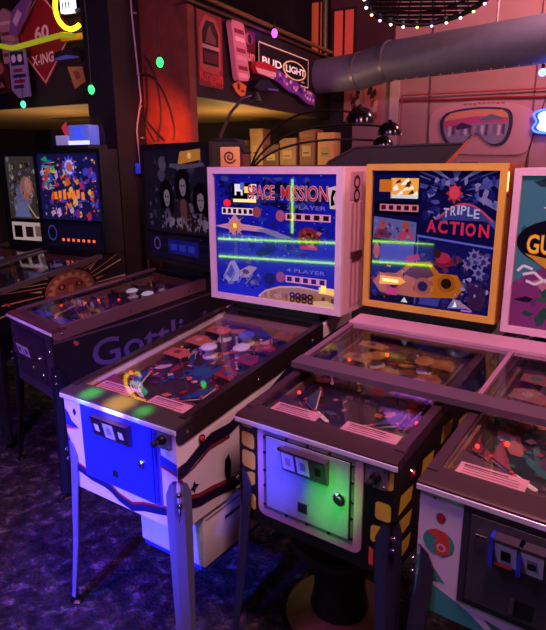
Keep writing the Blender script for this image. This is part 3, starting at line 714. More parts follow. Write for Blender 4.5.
for u in (.04, .20, .40): ff.ell(c, u, .885, .005, .005, M('#7a5a64', .4), .0012, 10)
fs.poly(c, [(0, .56), (.5, .60), (1.1, .66), (1.1, .80), (.5, .70), (0, .66)], TEAL, .0012)
c.build('cabinet', rt_c)
d = MB(); GREY = M('#4a4448', .45, .2, noise=.1, scale=12)
ff.box(d, .118, .612, .470, .898, 0, .006, M('#343034', .4)); ff.box(d, .136, .628, .456, .884, .006, .008, BLACK); ff.box(d, .140, .632, .452, .880, .006, .012, GREY)
dr = d.build('coin_door', rt_c)
q = MB(); coin_unit(q, ff, .205, .775, .385, .858, .012, M('#5a5058', .35, .5), [(M('#d8d0dc', .4), M('#1a1a18', .3)), (M('#eee8ea', .4), M('#8a8490', .3)), (M('#3a343a', .4), M('#141014', .4))], .034)
for u in (.196, .262): ff.box(q, u, .776, u + .010, .858, .012, .042, M('#2a34b8', .35))
ff.ell(q, .295, .815, .010, .010, BLACK, .040, 14); ff.rect(q, .21, .782, .25, .790, M('#c03028', .4), .035)
q.build('coin_entry', dr)
q = MB(); ff.box(q, .262, .645, .305, .690, .012, .014, BLACK); ff.box(q, .252, .65, .262, .69, .012, .022, M('#8a8488', .3, .8)); q.build('coin_return', dr)
q = MB(); q.lathe([(.001, 0), (.018, 0), (.017, .006), (.01, .01), (.001, .011)], ff.P(.425, .755, .012), CHROME, 16, ff.N); q.build('door_lock', dr)
q = MB(); q.tube([ff.P(.158, .835, .012), ff.P(.158, .835, .022), ff.P(.185, .835, .022)], .004, CHROME, 8); q.build('door_latch', dr)
plunger(rt_c, ff, .484, .83, .552, .898)
playfield(rt_c, .57, .078, .935, .9348 - .014, .1262, ['#2c2c2c', '#35685c', '#8a3c44', '#4f7c70', '#b06a5c', '#c8a090', '#5a3c48'], 31, M('#e8a0a4', .5), 0,
          [(.34, .62, '#c8604c', .0), (.66, .66, '#4f8c78', .0), (.5, .80, '#c8604c', .0)], M('#5a3c3c', .45), [(.20, .30, '#ff3020', 3), (.15, .8, '#ff5030', 2)])
bc, g = backbox(rt_c, -.078, .640, .930, 1.10, 1.712, M('#c89ca4', .45), M('#e4c0c8', .4, noise=.07, scale=6), .026, .2, neck=(.04, .53, 1.03))
art = MB()
g.rect(art, 0, 0, 1, 1, A('#4a8a98', .22), 0)
g.poly(art, [(0, .30), (.15, .42), (.4, .38), (.7, .46), (1, .40), (1, 0), (0, 0)], A('#8a3c7c', .22), .0006)
R = random.Random(5)
for i in range(14):
    y = R.uniform(.03, .30); x = R.uniform(0, .9); l = R.uniform(.1, .25)
    g.poly(art, [(x, y), (x + l*.5, y + .03), (min(1, x + l), y + .01), (x + l*.5, y - .012)], A(['#3a6a4c', '#241830', '#c85a8c', '#6a2c64'][i % 4], .22), .001 + i*.00005)
for i in range(9): g.poly(art, [(.06 + .1*i, .96), (.13 + .1*i, .985), (.18 + .1*i, .94), (.10 + .1*i, .93)], A('#2c4a50', .1), .001)
clutter(g, art, 50, .0, .0, 1, .40, ['#b04c80', '#2c1c38', '#30584c', '#7a3470', '#d08098'], .2, .02, .06, .0014, 321, .000004)
clutter(g, art, 26, .0, .44, 1, .94, ['#3a7080', '#5a98a0', '#2c5868'], .2, .02, .07, .0004, 322, .000004)
g.ell(art, .27, .58, .27, .16, A('#15141f', .1), .002, 30); g.ell(art, .36, .52, .22, .17, A('#1c1a28', .1), .0022, 30)
g.text(art, 'GULF', .055, .50, .285, .63, A('#f08a28', .5), .003, .03); g.text(art, 'GULF', .059, .508, .281, .622, A('#f8c848', .55), .0036, .0)
g.poly(art, [(.05, .50), (.18, .40), (.30, .42), (.36, .50), (.20, .47)], A('#d89030', .4), .0026)
g.poly(art, [(.12, .80), (.17, .82), (.16, .87), (.19, .82), (.24, .80), (.18, .79), (.16, .75), (.15, .79)], A('#e8e0e0', .4), .002)
g.rect(art, .155, .67, .42, .74, A('#c0405c', .4), .003); g.rect(art, .175, .683, .215, .727, A('#f0e0e4', .5), .0034); g.rect(art, .188, .69, .202, .72, A('#c02c40', .4), .0038); g.rect(art, .25, .685, .40, .725, A('#f0e0e4', .4), .0034)
for p in ([(.05, .36), (.11, .38), (.16, .33), (.12, .30), (.07, .32)], [(.16, .34), (.20, .30), (.22, .24), (.26, .30), (.30, .25)], [(.10, .40), (.05, .42), (.02, .38)]): g.line(art, p, .010, A('#f0dce4', .4), .0024)
for p in ([(.5, .3), (.6, .6), (.75, .55), (.7, .3)], [(.6, .7), (.75, .9), (.9, .75)]): g.poly(art, p, A('#d0a060', .3), .0018)
art.build('backglass', bc)
EMK = .9
# ---- D: black machine with a long purple lettered side
DK = M('#17131b', .38, noise=.15, scale=8)
rt_d, c, ff, fs, Z = machine('pinball_machine', -1.513, 3.2226, .8003,
    'black pinball machine with purple lettering along its side, in front of the black column', L=1.25, glass_to=.98, leg=M('#3a3644', .3, .8), cabm=M('#3c3040', .32, .2, noise=.2, scale=14), sidem=DK,
    railm=M('#7c5c64', .34, .5), barm=M('#6a4450', .3, .6), railh=.055)
vs, fcs = text_geo('Gottlieb', .012)
fs.text(c, 'Gottlieb', .205, .672, 1.06, .825, M('#4c3e62', .45), .0014, .012, .035)
fs.line(c, [(0, .86), (.5, .895), (1.24, .985)], .012, M('#4a3450', .4), .0012)
fs.line(c, [(.7, .60), (.9, .66), (1.24, .70)], .02, M('#3a2450', .4), .0012)
c.build('cabinet', rt_d)
d = MB(); ff.box(d, .10, .60, .47, .87, 0, .005, M('#2c2430', .35, .4)); ff.box(d, .115, .615, .455, .855, .005, .010, M('#3a2e3e', .3, .5)); dr = d.build('coin_door', rt_d)
q = MB(); coin_unit(q, ff, .16, .72, .33, .80, .010, M('#4a4048', .3, .7), [(M('#b0a0b8', .4), BLACK), (M('#b0a0b8', .4), BLACK)], .03); q.build('coin_entry', dr)
q = MB(); q.lathe([(.001, 0), (.016, 0), (.015, .006), (.009, .009), (.001, .01)], ff.P(.40, .74, .010), CHROME, 16, ff.N); q.build('door_lock', dr)
for (u, z) in ((.055, .80), (.19, .69), (.30, .67), (.42, .65), (.51, .80), (.53, .71), (.06, .68)):  # small chrome discs scattered over the front
    q = MB(); q.lathe([(.001, 0), (.013, 0), (.012, .004), (.005, .007), (.001, .008)], ff.P(u, z, .0 if u < .1 or u > .47 else .010), CHROME, 12, ff.N); q.build('chrome_disc', rt_d)
playfield(rt_d, .57, .078, .97, .9348 - .014, .1262, ['#1c1620', '#4a2c60', '#7c2c34', '#2c3a5c', '#8a6a50', '#3a3048', '#5a5060'], 47, M('#4a48b8', .5), 0,
          [(.42, .66, '#e8e6f4', .35), (.70, .68, '#e8e6f4', .35), (.56, .84, '#6a3a5c', 0)], M('#241c30', .4), [(.30, .44, '#ff3030', 2), (.52, .52, '#ff2040', 2.5), (.24, .36, '#ff5030', 1.5)])
bd, g = backbox(rt_d, -.105, .635, 1.0, 1.10, 1.86, BLACK, M('#1a1519', .35), .03, .22, neck=(.05, .52, 1.05))
art = MB()
g.rect(art, 0, 0, 1, .24, A('#141028', .3), 0); g.rect(art, 0, .24, 1, 1, A('#1e1a2a', .25), 0)
g.rect(art, 0, .235, 1, .255, INK, .002)
R = random.Random(17)
for i in range(10): g.ell(art, R.uniform(.25, .90), R.uniform(.35, .90), R.uniform(.03, .09), R.uniform(.02, .07), A(['#4a4458', '#38304a', '#5c5460', '#282438'][i % 4], .3), .0004 + i*.0001, 14, R.uniform(0, 3))
for k, (x, y) in enumerate(((.36, .56), (.62, .66), (.88, .54))):    # pale figures with big dark hair
    sg = [1, -1, 1][k]
    g.poly(art, [(x - .10, y - .10), (x - .12, y + .04), (x - .08, y + .14), (x - .02, y + .17), (x + .05, y + .16), (x + .10, y + .09), (x + .115, y - .05), (x + .09, y - .14), (x + .04, y - .08), (x - .05, y - .09)], A('#100c12', .05), .003 + .0001*k)
    g.poly(art, [(x - .045, y + .06), (x - .05, y), (x - .025, y - .06), (x + .005, y - .075), (x + .035, y - .05), (x + .05, y + .01), (x + .04, y + .065), (x, y + .085)], A('#8e8288', .25), .0034 + .0001*k)
    for dx in (-.02, .022): g.ell(art, x + dx, y + .02, .012, .010, A('#1c1418', .05), .004, 10)
    g.ell(art, x + .002, y - .035, .014, .006, A('#5a2028', .2), .004, 10)
    g.poly(art, [(x - .13, .27), (x - .12, .40), (x - .07, y - .10), (x + .07, y - .11), (x + .12, .42), (x + .13, .27)], A(['#2a2430', '#3a2428', '#28262c'][k], .15), .0026)
    g.poly(art, [(x - .04, .28), (x - .05, y - .12), (x, y - .09), (x + .045, y - .12), (x + .05, .28), (x, .36)], A(['#5a5060', '#6e4a44', '#746a70'][k], .2), .0029)
    for q in range(5): g.poly(art, [(x - .11*sg + .03*q*sg, .28 + .02*q), (x - .09*sg + .03*q*sg, .33 + .025*q), (x - .07*sg + .03*q*sg, .30 + .02*q)], A('#77707c', .25), .0032)
    g.poly(art, [(x + .02*sg, .30), (x + .10*sg, .33), (x + .12*sg, .38), (x + .05*sg, .40)], A('#8c848c', .25), .0036)
for i in range(14): g.poly(art, [(px := R.uniform(.05, .9), py := R.uniform(.28, .78)), (px + .05, py + .02), (px + .03, py + .07)], A(['#2c2838', '#4a4450', '#1c1824'][i % 3], .2), .0020 + i*.00003)
clutter(g, art, 70, .0, .26, 1, .98, ['#2c2838', '#3c3644', '#18141e', '#565060', '#241c30'], .2, .015, .06, .0012, 331, .000004)
clutter(g, art, 30, .25, .27, 1, .45, ['#6a626c', '#2a1c20', '#8a8288', '#4a3434'], .2, .012, .035, .0042, 332, .000003)
g.poly(art, [(.56, .86), (.90, .90), (.90, .99), (.60, .97)], A('#b87830', .55), .004); g.burst(art, .74, .935, .02, .04, 8, A('#e8b860', .6), .0044)
g.poly(art, [(.42, .84), (.56, .82), (.80, .83), (.95, .85), (.94, .875), (.70, .865), (.44, .87)], A('#5c5464', .3), .0045)
g.ring(art, .15, .135, .045, .062, A('#5a3c8c', .5), .001, 20, asp=.9); g.rect(art, .34, .06, .82, .19, A('#15186c', .5), .001)
for k in range(3): g.rect(art, .38 + .14*k, .09, .48 + .14*k, .15, A('#2a30a0', .5), .0014)
art.build('backglass', bd)

# ---- E: modern machines at the far left
def modern(x, y, th, label, seed, side_cb, glass_cb, zt=1.0, bu0=-.05):
    r, c, ff, fs, Z = machine('pinball_machine', x, y, th, label, L=1.22, zt=zt, sl=.105, zb=.56, glass_to=.97, leg=M('#3a3640', .3, .8), cabm=M('#16141a', .4), sidem=M('#121015', .4), railm=M('#7a7468', .3, .6), barm=M('#8a8088', .25, .8), railh=.02)
    side_cb(c, fs); c.build('cabinet', r)
    d = MB(); ff.box(d, .10, .62, .47, .89, 0, .006, M('#2c2a30', .4)); dr = d.build('coin_door', r)
    q = MB(); coin_unit(q, ff, .16, .74, .33, .82, .006, M('#4a4048', .3, .7), [(M('#c03028', .4), BLACK), (M('#c03028', .4), BLACK)], .03); q.build('coin_entry', dr)
    playfield(r, .57, .078, .965, zt - .014, .105, ['#1c1a22', '#3a2c58', '#30406c', '#6a3a2c', '#4a4a54', '#7a2c50', '#2c5060'], seed, M('#8a80b0', .5), 0,
              [(.4, .7, '#a89ac0', .1), (.66, .74, '#a89ac0', .1)], M('#242028', .4), [(.8, .55, '#ff2050', 2), (.72, .82, '#c030c0', 2)])
    b, g = backbox(r, bu0, .605, 1.0, 1.10, 1.845, BLACK, M('#131116', .35), .028, .18, neck=(.05, .52, 1.05))
    glass_cb(b, g); return r
def sun_side(c, fs):
    m1 = M('#b87848', .45); m2 = M('#8a4a34', .45); m3 = M('#a89a60', .45)
    cx, cz = .64, .90
    for k in range(22):
        a = math.radians(-20 + 220*k/21); l0 = .26; l1 = .36 + .09*(k % 3)
        if k % 3 == 0:
            p = [(cx + r_*math.cos(a + d_), cz + r_*.62*math.sin(a + d_)) for r_, d_ in ((l0, -.05), (l0, .05), (l1, .0))]
        else: p = [(cx + r_*math.cos(a + d_), cz + r_*.62*math.sin(a + d_)) for r_, d_ in ((l0 - .02, -.02), (l1 + .12, -.015), (l1 + .12, .015), (l0 - .02, .02))]
        p = [(max(.01, min(1.21, v)), min(z, .976 + .105*max(.01, min(1.21, v)))) for v, z in p]
        fs.poly(c, p, m1 if k % 2 else m3, .0014)
    fs.ell(c, cx, cz, .23, .135, m2, .0018, 32); fs.ring(c, cx, cz, .085, .10, m1, .0022, 28, asp=1.7)
    for x in (-.08, .08): fs.ell(c, cx + x, cz + .03, .035, .018, M('#2a1410', .5), .0026, 14); fs.ell(c, cx + x, cz + .03, .014, .012, m1, .003, 10)
    fs.poly(c, [(cx - .02, cz + .03), (cx + .02, cz + .03), (cx + .03, cz - .03), (cx - .03, cz - .03)], m1, .0026)
    fs.poly(c, [(cx - .09, cz - .06), (cx, cz - .045), (cx + .09, cz - .06), (cx, cz - .08)], M('#2a1410', .5), .0026)
    for k in range(9): a = math.pi*k/8; fs.ell(c, cx + .18*math.cos(a), cz + .105*math.sin(a), .022, .012, m3, .0024, 10)
def bright_glass(b, g):
    R = random.Random(41); art = MB()
    g.rect(art, 0, .30, 1, 1, A('#1e1e58', .4), 0); g.rect(art, 0, 0, 1, .28, A('#141228', .25), 0); g.rect(art, 0, .28, 1, .30, INK, .003)
    for i in range(16): g.poly(art, [(.05, .94 - .02*i)] + [(.05 + R.uniform(.05, .3), .94 - .02*i + R.uniform(-.05, .05)) for _ in range(2)], A(['#30a070', '#2060b0', '#d8d040', '#40b8c8'][i % 4], .5), .0004)
    g.burst(art, .53, .86, .08, .13, 12, A('#4050d8', .8), .001); g.ring(art, .53, .86, .05, .075, A('#c8c0e8', .6), .0014, 22); g.ell(art, .53, .86, .04, .045, A('#c06030', .7), .0018)
    cols = ['#e06020', '#e89030', '#c03050', '#6038b0', '#3848c8', '#c8a8d8', '#d84828', '#7a2c90', '#f0c050', '#30307a']
    for i in range(60):
        x = .05 + .9*R.random(); y = .33 + .50*R.random(); w = R.uniform(.02, .05); h = R.uniform(.03, .11)
        k = i % 10 if abs(x - .5) < .3 or i % 3 else 3 + i % 5
        g.poly(art, [(x - w, y), (x - w*.4, y - h*.5), (x + w, y - h*.2), (x + w*.6, y + h*.5), (x - w*.3, y + h*.4)], A(cols[k], .55), .0012 + i*.00003)
    clutter(g, art, 170, .03, .32, .97, .97, cols, .45, .008, .028, .0031, 341, .000001)
    for i in range(7): g.rect(art, .24 + .075*i, .52 + .012*(i % 2), .29 + .075*i, .60 + .012*(i % 3), A('#f0842c', .8), .0034)
    g.ring(art, .14, .15, .07, .085, A('#4a3c9c', .6), .002, 20, asp=.9); g.rect(art, .26, .05, .94, .24, A('#181430', .3), .001)
    for i in range(7): g.rect(art, .30 + .085*i, .065, .34 + .085*i, .095, A('#ff6a30', 1.2), .002)
    art.build('backglass', b)
def pale_glass(b, g):
    R = random.Random(77); art = MB()
    g.rect(art, 0, 0, 1, 1, A('#15131a', .1), 0); g.rect(art, .06, .28, .94, .98, A('#4a4238', .35), .0004)
    g.ell(art, .48, .52, .30, .18, A('#6a70a0', .4), .001, 28, .4); g.ell(art, .62, .62, .20, .14, A('#a87068', .4), .0014, 24); g.ell(art, .66, .66, .09, .09, A('#c88878', .45), .0018)
    for i in range(20):
        x = R.uniform(.1, .88); y = R.uniform(.32, .95); g.poly(art, [(x, y), (x + .07, y + .02), (x + .05, y + .06), (x - .02, y + .04)], A(['#b8ac90', '#2a2420', '#7880a8', '#8a7a68'][i % 4], .4), .002 + i*.00004)
    clutter(g, art, 120, .06, .28, .94, .97, ['#8a8070', '#2a2622', '#50506c', '#a89c88', '#6a5048', '#343444'], .35, .01, .04, .0026, 351, .000002)
    g.poly(art, [(.20, .30), (.30, .46), (.50, .48), (.70, .30)], A('#7078a8', .42), .003); g.line(art, [(.6, .45), (.82, .30), (.93, .30)], .012, A('#c8b070', .45), .0034)
    g.rect(art, .06, .03, .96, .24, A('#c8b0a8', .55), .001); g.rect(art, .12, .06, .36, .20, INK, .002); g.rect(art, .46, .07, .68, .19, A('#3a2c30', .1), .002); g.rect(art, .74, .08, .90, .20, A('#8a6a60', .4), .002)
    art.build('backglass', b)
def orange_glass(b, g):
    art = MB(); g.rect(art, 0, 0, 1, 1, A('#d8601c', .9), 0); R = random.Random(8)
    for i in range(18): 
        x = R.uniform(.05, .85); y = R.uniform(.1, .9); g.poly(art, [(x, y), (x + .1, y + .03), (x + .08, y + .1), (x - .02, y + .06)], A(['#f8b040', '#8a2c10', '#f8e080', '#40180c'][i % 4], .8), .001 + i*.0001)
    g.rect(art, .1, .05, .95, .20, A('#ffb050', 1.3), .004)
    art.build('backglass', b)
def plain_side(c, fs): 
    fs.line(c, [(.05, .9), (.6, .8), (1.15, 1.0)], .02, M('#6a3a70', .4), .0012)
x2, y2, t2 = -2.197, 3.631, .46
def off(u, v): return x2 + u*math.cos(t2) + v*math.sin(t2), y2 - u*math.sin(t2) + v*math.cos(t2)
modern(x2, y2, t2, 'black pinball machine with a sunburst face on its side and a multicoloured backglass', 53, sun_side, bright_glass)
modern(*off(-.668, .06), t2, 'black pinball machine with pale blue-grey backglass, left of the sunburst machine', 59, plain_side, pale_glass, bu0=.17)
modern(*off(-1.31, -.02), t2, 'pinball machine with glowing orange backglass at the left edge', 61, plain_side, orange_glass)
# ------------------------------------------------------------------ glass sheet in a wooden frame lying across two machines
xb, yb, tb, slb = -.1177, 1.8034, .6349, .1262
tray = empty('glass_panel', (xb, yb, .9348 + .010), -tb, 'framed glass panel lying across the two pinball machines at the right', 'glass panel')
tray.rotation_mode = 'XYZ'
def tz(v): return slb*v + .006
RAILW = M('#a8788a', .35, noise=.1, scale=10)
def tbar(name, u0, u1, v0, v1, z0, z1, mat):
    o = MB(); o.hexa([(u0, v0, tz(v0)+z0), (u1, v0, tz(v0)+z0), (u1, v1, tz(v1)+z0), (u0, v1, tz(v1)+z0), (u0, v0, tz(v0)+z1), (u1, v0, tz(v0)+z1), (u1, v1, tz(v1)+z1), (u0, v1, tz(v1)+z1)], mat); return o.build(name, tray)
tbar('front_rail', -.01, 1.26, .325, .395, 0, .022, M('#5c4450', .42, noise=.1, scale=10))
tbar('back_rail', -.01, 1.26, .765, .872, 0, .024, M('#c898a4', .42, noise=.08, scale=8))
tbar('cross_rail', .660, .676, .395, .765, 0, .016, RAILW)
tbar('end_rail', -.01, .014, .395, .765, 0, .018, M('#80586a', .4)); tbar('end_rail', 1.235, 1.26, .395, .765, 0, .018, M('#80586a', .4))
tbar('glass_sheet', .014, 1.235, .395, .765, .008, .012, GLASS)

# ------------------------------------------------------------------ stool under the black and yellow machine
def mloc(m, u, v):
    x, y, th = m; return x + u*math.cos(th) + v*math.sin(th), y - u*math.sin(th) + v*math.cos(th)
MBm = (-.1177, 1.8034, .6349)
sx_, sy_ = mloc(MBm, .215, .335)
st = empty('stool', (sx_, sy_, 0), 0, 'low round stool with brown seat tucked under the black and yellow machine', 'stool')
o = MB(); o.lathe([(.001, .318), (.18, .318), (.192, .326), (.194, .345), (.186, .356), (.001, .358)], (0, 0, 0), M('#3c2420', .4, noise=.15, scale=14), 40); o.build('seat', st)
o = MB(); o.lathe([(.001, .02), (.105, .02), (.115, .05), (.10, .12), (.098, .24), (.12, .318), (.001, .318)], (0, 0, 0), M('#141013', .5), 32); o.build('drum', st)
o = MB(); o.lathe([(.001, 0), (.205, 0), (.212, .008), (.208, .024), (.13, .03), (.115, .034), (.001, .034)], (0, 0, 0), M('#8a6a3c', .45, noise=.2, scale=16), 40); o.build('base', st)

# ------------------------------------------------------------------ things on the back wall
SW = S_WALL - .001
wf = Fr(RP(0, SW, 0), EE, ZZ)
# ski goggles sign
gs = MB(); PL = M('#c9929a', .45)
out = []
for cx, cz, a in ((-.50, 1.95, -90), (-.50, 2.24, 0), (-.86, 2.30, 60), (-1.20, 2.30, 90), (-1.42, 2.24, 100), (-1.42, 1.95, 180)): pass
pts = [(-1.40, 1.83), (-.58, 1.80), (-.44, 1.82), (-.40, 1.95), (-.385, 2.20), (-.43, 2.30), (-.62, 2.36), (-.95, 2.405), (-1.25, 2.39), (-1.47, 2.33), (-1.53, 2.24), (-1.52, 1.98), (-1.48, 1.86)]
gs.prism([wf.P(x, y, 0) for x, y in soften(pts)], wf.N*.03, PL)
sign = gs.build('goggles_sign'); tag(sign, 'large pink wall sign shaped and painted like ski goggles under the duct', 'sign')
def gog(k, dx=0):
    base = [(-1.40, 2.14), (-1.385, 2.24), (-1.30, 2.30), (-1.0, 2.335), (-.70, 2.315), (-.62, 2.27), (-.60, 2.14), (-.63, 1.98), (-.70, 1.905), (-.82, 1.91), (-.90, 1.98), (-.955, 2.05), (-1.02, 2.05), (-1.08, 1.985), (-1.16, 1.90), (-1.27, 1.905), (-1.36, 1.99)]
    cx, cy = -1.0, 2.12
    return soften([(cx + (x - cx)*k, cy + (y - cy)*k) for x, y in base])
q = MB(); q.prism([wf.P(x, y, .03) for x, y in gog(1.0)], wf.N*.03, M('#1c1620', .4)); fr_ = q.build('goggle_frame', sign)
q = MB(); q.prism([wf.P(x, y, .06) for x, y in gog(.90)], wf.N*.006, M('#8a86a0', .25))
top = [(-1.34, 2.22), (-1.28, 2.275), (-1.0, 2.305), (-.72, 2.29), (-.66, 2.24), (-.66, 2.21), (-1.0, 2.235), (-1.34, 2.19)]
wf.poly(q, top, M('#d88a4c', .3), .0672); wf.poly(q, [(-1.35, 2.19), (-1.0, 2.235), (-.66, 2.21), (-.65, 2.15), (-.9, 2.16), (-1.35, 2.11)], M('#b84a6c', .3), .0674)
wf.poly(q, [(-.95, 2.20), (-.84, 2.25), (-.74, 2.22), (-.70, 2.19), (-.93, 2.18)], M('#5c6a78', .3), .0678)
R = random.Random(2)
for i in range(14): wf.poly(q, [(x := -1.30 + .045*i, 2.02 + .03*(i % 3)), (x + .03, 2.02), (x + .035, 2.12 + .02*(i % 2)), (x + .008, 2.14)], M(['#c8b8c0', '#4a3a4c', '#a87c88', '#6c6a84'][i % 4], .3), .068 + i*.0001)
wf.poly(q, [(-1.22, 2.13), (-1.15, 2.17), (-1.08, 2.15), (-1.02, 2.12), (-1.10, 2.10), (-1.2, 2.09)], M('#241c28', .3), .0698)
q.build('goggle_lens', sign)
q = MB()
for i in range(9): wf.rect(q, -1.15 + .05*i, 2.352 + (.012 if 2 < i < 7 else .004), -1.11 + .05*i, 2.372 + (.012 if 2 < i < 7 else .004), M('#a05c68', .5), .0312)
q.build('lettering', sign)
# red conduit along the wall
o = MB(); pth = [RP(-1.99 + .12*i, SW - .02, 2.442 - .0035*i*.6 + .004*math.sin(i*.8)) for i in range(56)]
o.tube(pth, .013, M('#8c2a2c', .4)); tag(o.build('conduit'), 'red pipe running along the pink wall above the goggles sign', 'pipe')
o = MB(); o.tube([RP(-1.86, SW - .05, 2.50), RP(-1.2, SW - .05, 2.495), RP(4.5, SW - .05, 2.47)], .009, M('#b8484c', .4)); o.tube([RP(-1.86, SW - .05, 2.50), RP(-1.86, SW - .05, 2.30), RP(-1.86, SW - .05, 1.2)], .007, M('#b8484c', .4)); tag(o.build('conduit'), 'thin pale red pipe bending down beside the white corner strip', 'pipe')
# wires looping on the wall
o = MB(); o.tube([RP(-.30, SW - .012, 2.38), RP(-.37, SW - .012, 2.1), RP(-.43, SW - .012, 1.75), RP(-.44, SW - .012, 1.3)], .006, M('#4a2a30', .5)); tag(o.build('wall_cable'), 'thin dark cable hanging down the wall right of the goggles sign', 'cable')
o = MB(); wf.box(o, -1.17, 1.66, -.92, 1.75, 0, .02, M('#c48a92', .5)); wf.box(o, -1.15, 1.675, -.94, 1.735, .02, .024, M('#8a5a64', .5)); tag(o.build('wall_plate'), 'small pink rectangular plate on the wall below the goggles sign', 'plate')
# blue-white neon cloud
cl = MB()
def cloud(k):
    r = []
    for i in range(40):
        a = 2*math.pi*i/40; rr = 1 + .13*math.cos(5*a); r.append((-.10 + .31*k*rr*math.cos(a), 2.15 + .15*k*rr*math.sin(a)))
    return r
cl.cyl(wf.P(.1, 2.15, 0), wf.P(.1, 2.15, .05), .03, .03, BLACK, 10); cl.prism([wf.P(x, y, .05) for x, y in cloud(1.0)], wf.N*.03, M('#3040c0', .4)); clo = cl.build('cloud_sign'); tag(clo, 'glowing blue and white cloud shaped sign on the wall at right edge', 'sign')
q = MB(); q.prism([wf.P(x, y, .08) for x, y in cloud(.84)], wf.N*.015, M('#bcd4ff', .4, em=7.)); q.build('lit_face', clo)
q = MB(); pth = [wf.P(x, y, .092) for x, y in cloud(.98)]; q.tube(pth, .012, M('#2848ff', .4, em=7.), 8, True); q.build('neon_tube', clo)
# red and white posters under the duct
for i, (e0, e1, z0, z1, lab) in enumerate(((-2.60, -2.36, 2.24, 2.66, 'red and white poster on back wall under the duct, nearer the loft'), (-2.34, -2.12, 2.20, 2.70, 'red and white poster on back wall under the duct, nearer the white strip'))):
    p = MB(); wf.box(p, e0, z0, e1, z1, .002, .008, M('#c87068', .5)); R = random.Random(i)
    for k in range(9):
        x = R.uniform(e0 + .02, e1 - .08); y = R.uniform(z0 + .03, z1 - .12); wf.poly(p, [(x, y), (x + .06, y + .02), (x + .05, y + .10), (x + .01, y + .07)], M(['#30121a', '#d8a8a0', '#a02830', '#401820'][k % 4], .5), .0085 + k*.0002)
    tag(p.build('poster'), lab, 'poster', 'posters under the duct')

# ------------------------------------------------------------------ duct
dm = M('#84869a', .5, .2, noise=.12, scale=7, bump=.06)
def duct_seg(mb, a, b, r0, r1, seam=True):
    a = V3(a); b = V3(b); mb.cyl(a, b, r0, r1, dm, 28)
dv = MB(); pA = V3((2.95, 5.12, 2.785)); pB = V3((1.27, 6.72, 2.785)); pC = V3((1.0, 6.98, 2.725)); pD = RP(E_LOFT + .012, 6.88, 2.725); pA2 = pA + (pA - pB)*.9
ax = (pB - pA).normalized()
rings = []
qd = []
for p, dirv, r in ((pA2, ax, .215), (pA, ax, .212), (pB, ax, .20), (pB + (pC-pB)*.5, (ax + (pD-pC).normalized()*.6), .20), (pC, (pD-pC), .195), (pD, (pD-pC), .19)):
    qq = dirv.normalized().to_track_quat('Z', 'Y'); rings.append([p + qq @ V3((r*math.cos(2*math.pi*i/28), r*math.sin(2*math.pi*i/28), 0)) for i in range(28)])
dv.loft(rings, dm); duct = dv.build('air_duct'); tag(duct, 'large grey round air duct running along the wall near the ceiling', 'duct')
for p, dirv, r in ((pB, ax, .208), (pC, pD - pC, .203), (pA + (pB-pA)*.08, ax, .224)):
    qq = dirv.normalized(); q = MB(); q.cyl(p - qq*.02, p + qq*.02, r, r, M('#8a8694', .4, .5), 28)
    q.build('duct_collar', duct)
q = MB(); qq = ax.to_track_quat('Z', 'Y')
for i in range(34):
    p = pA2 + (pB - pA2)*(i/34); d = V3((0, 0, -1)); s_ = (d - ax*d.dot(ax)).normalized(); s2 = ax.cross(s_)
    t = math.radians(18); dd = (s_*math.cos(t) + s2*math.sin(t)*(1 if (s2.y < 0) else -1)); q.ball(p + dd*.217, .010, M('#b0a8b8', .35, .5), n=8)
q.build('rivet', duct)['kind'] = 'stuff'
q = MB(); q.box((-.008, -.008, 0), (.008, .008, .9), DKMETAL); hang = q.build('duct_hanger', duct, loc=pA + (pB-pA)*.5 + V3((0, 0, .21)))
o = MB(); c_ = V3((2.42, 5.55, 2.50)); o.ball(c_, .035, M('#5060ff', .3, em=9.), n=12); o.cyl(c_ + V3((0, 0, .03)), c_ + V3((0, 0, .07)), .014, .014, BLACK, 10); tag(o.build('string_bulb'), 'blue glowing bulb hanging under the duct at right edge', 'bulb', 'coloured bulbs')

# ------------------------------------------------------------------ black slatted hanging lamp with lights round its rim
LC = V3((1.24, 5.0, 3.03))
hl = empty('hanging_lamp', LC, 0, 'black slatted hanging lamp with tiny lights round its rim, above the duct', 'lamp'); hl.rotation_euler = (math.radians(-17), 0, 0)
o = MB(); n = 40; rg = [V3((.50*math.cos(2*math.pi*i/n), .50*math.sin(2*math.pi*i/n), 0)) for i in range(n)]; o.tube(rg, .022, M('#2a2426', .4, .4), 8, True); o.build('rim', hl)
o = MB()
for i in range(30):
    a = 2*math.pi*i/30; o.tube([V3((.50*math.cos(a)*math.sin(math.radians(t)), .50*math.sin(a)*math.sin(math.radians(t)), .36*math.cos(math.radians(t)))) for t in (90, 70, 50, 30, 12)], .007, M('#17131a', .35, .5), 6)
for t in (75, 60, 45, 30): o.tube([V3((.50*math.cos(2*math.pi*i/n)*math.sin(math.radians(t)), .50*math.sin(2*math.pi*i/n)*math.sin(math.radians(t)), .36*math.cos(math.radians(t)))) for i in range(n)], .012, M('#17131a', .35, .5), 6, True)
o.build('slat_shade', hl)
o = MB()
for k in range(15):
    y = -.45 + .0643*k; x = math.sqrt(.49**2 - y*y); o.box((-x, y - .015, -.006), (x, y + .015, .006), M('#141016', .3, .5))
o.build('slat_grille', hl)
for i in range(26):
    a = 2*math.pi*(i + .3)/26; o = MB(); o.ball((.505*math.cos(a), .505*math.sin(a), -.022), .012, M(['#fff0c8', '#c8a0ff', '#ffc070', '#f8f8ff'][i % 4], .3, em=6.), n=8); o.build('lamp_bulb', hl)
o = MB(); o.cyl((0, 0, .34), (0, 0, 1.40), .012, .012, BLACK, 8); o.lathe([(.001, .34), (.06, .34), (.05, .40), (.001, .42)], (0, 0, 0), BLACK, 16); o.build('rod', hl)

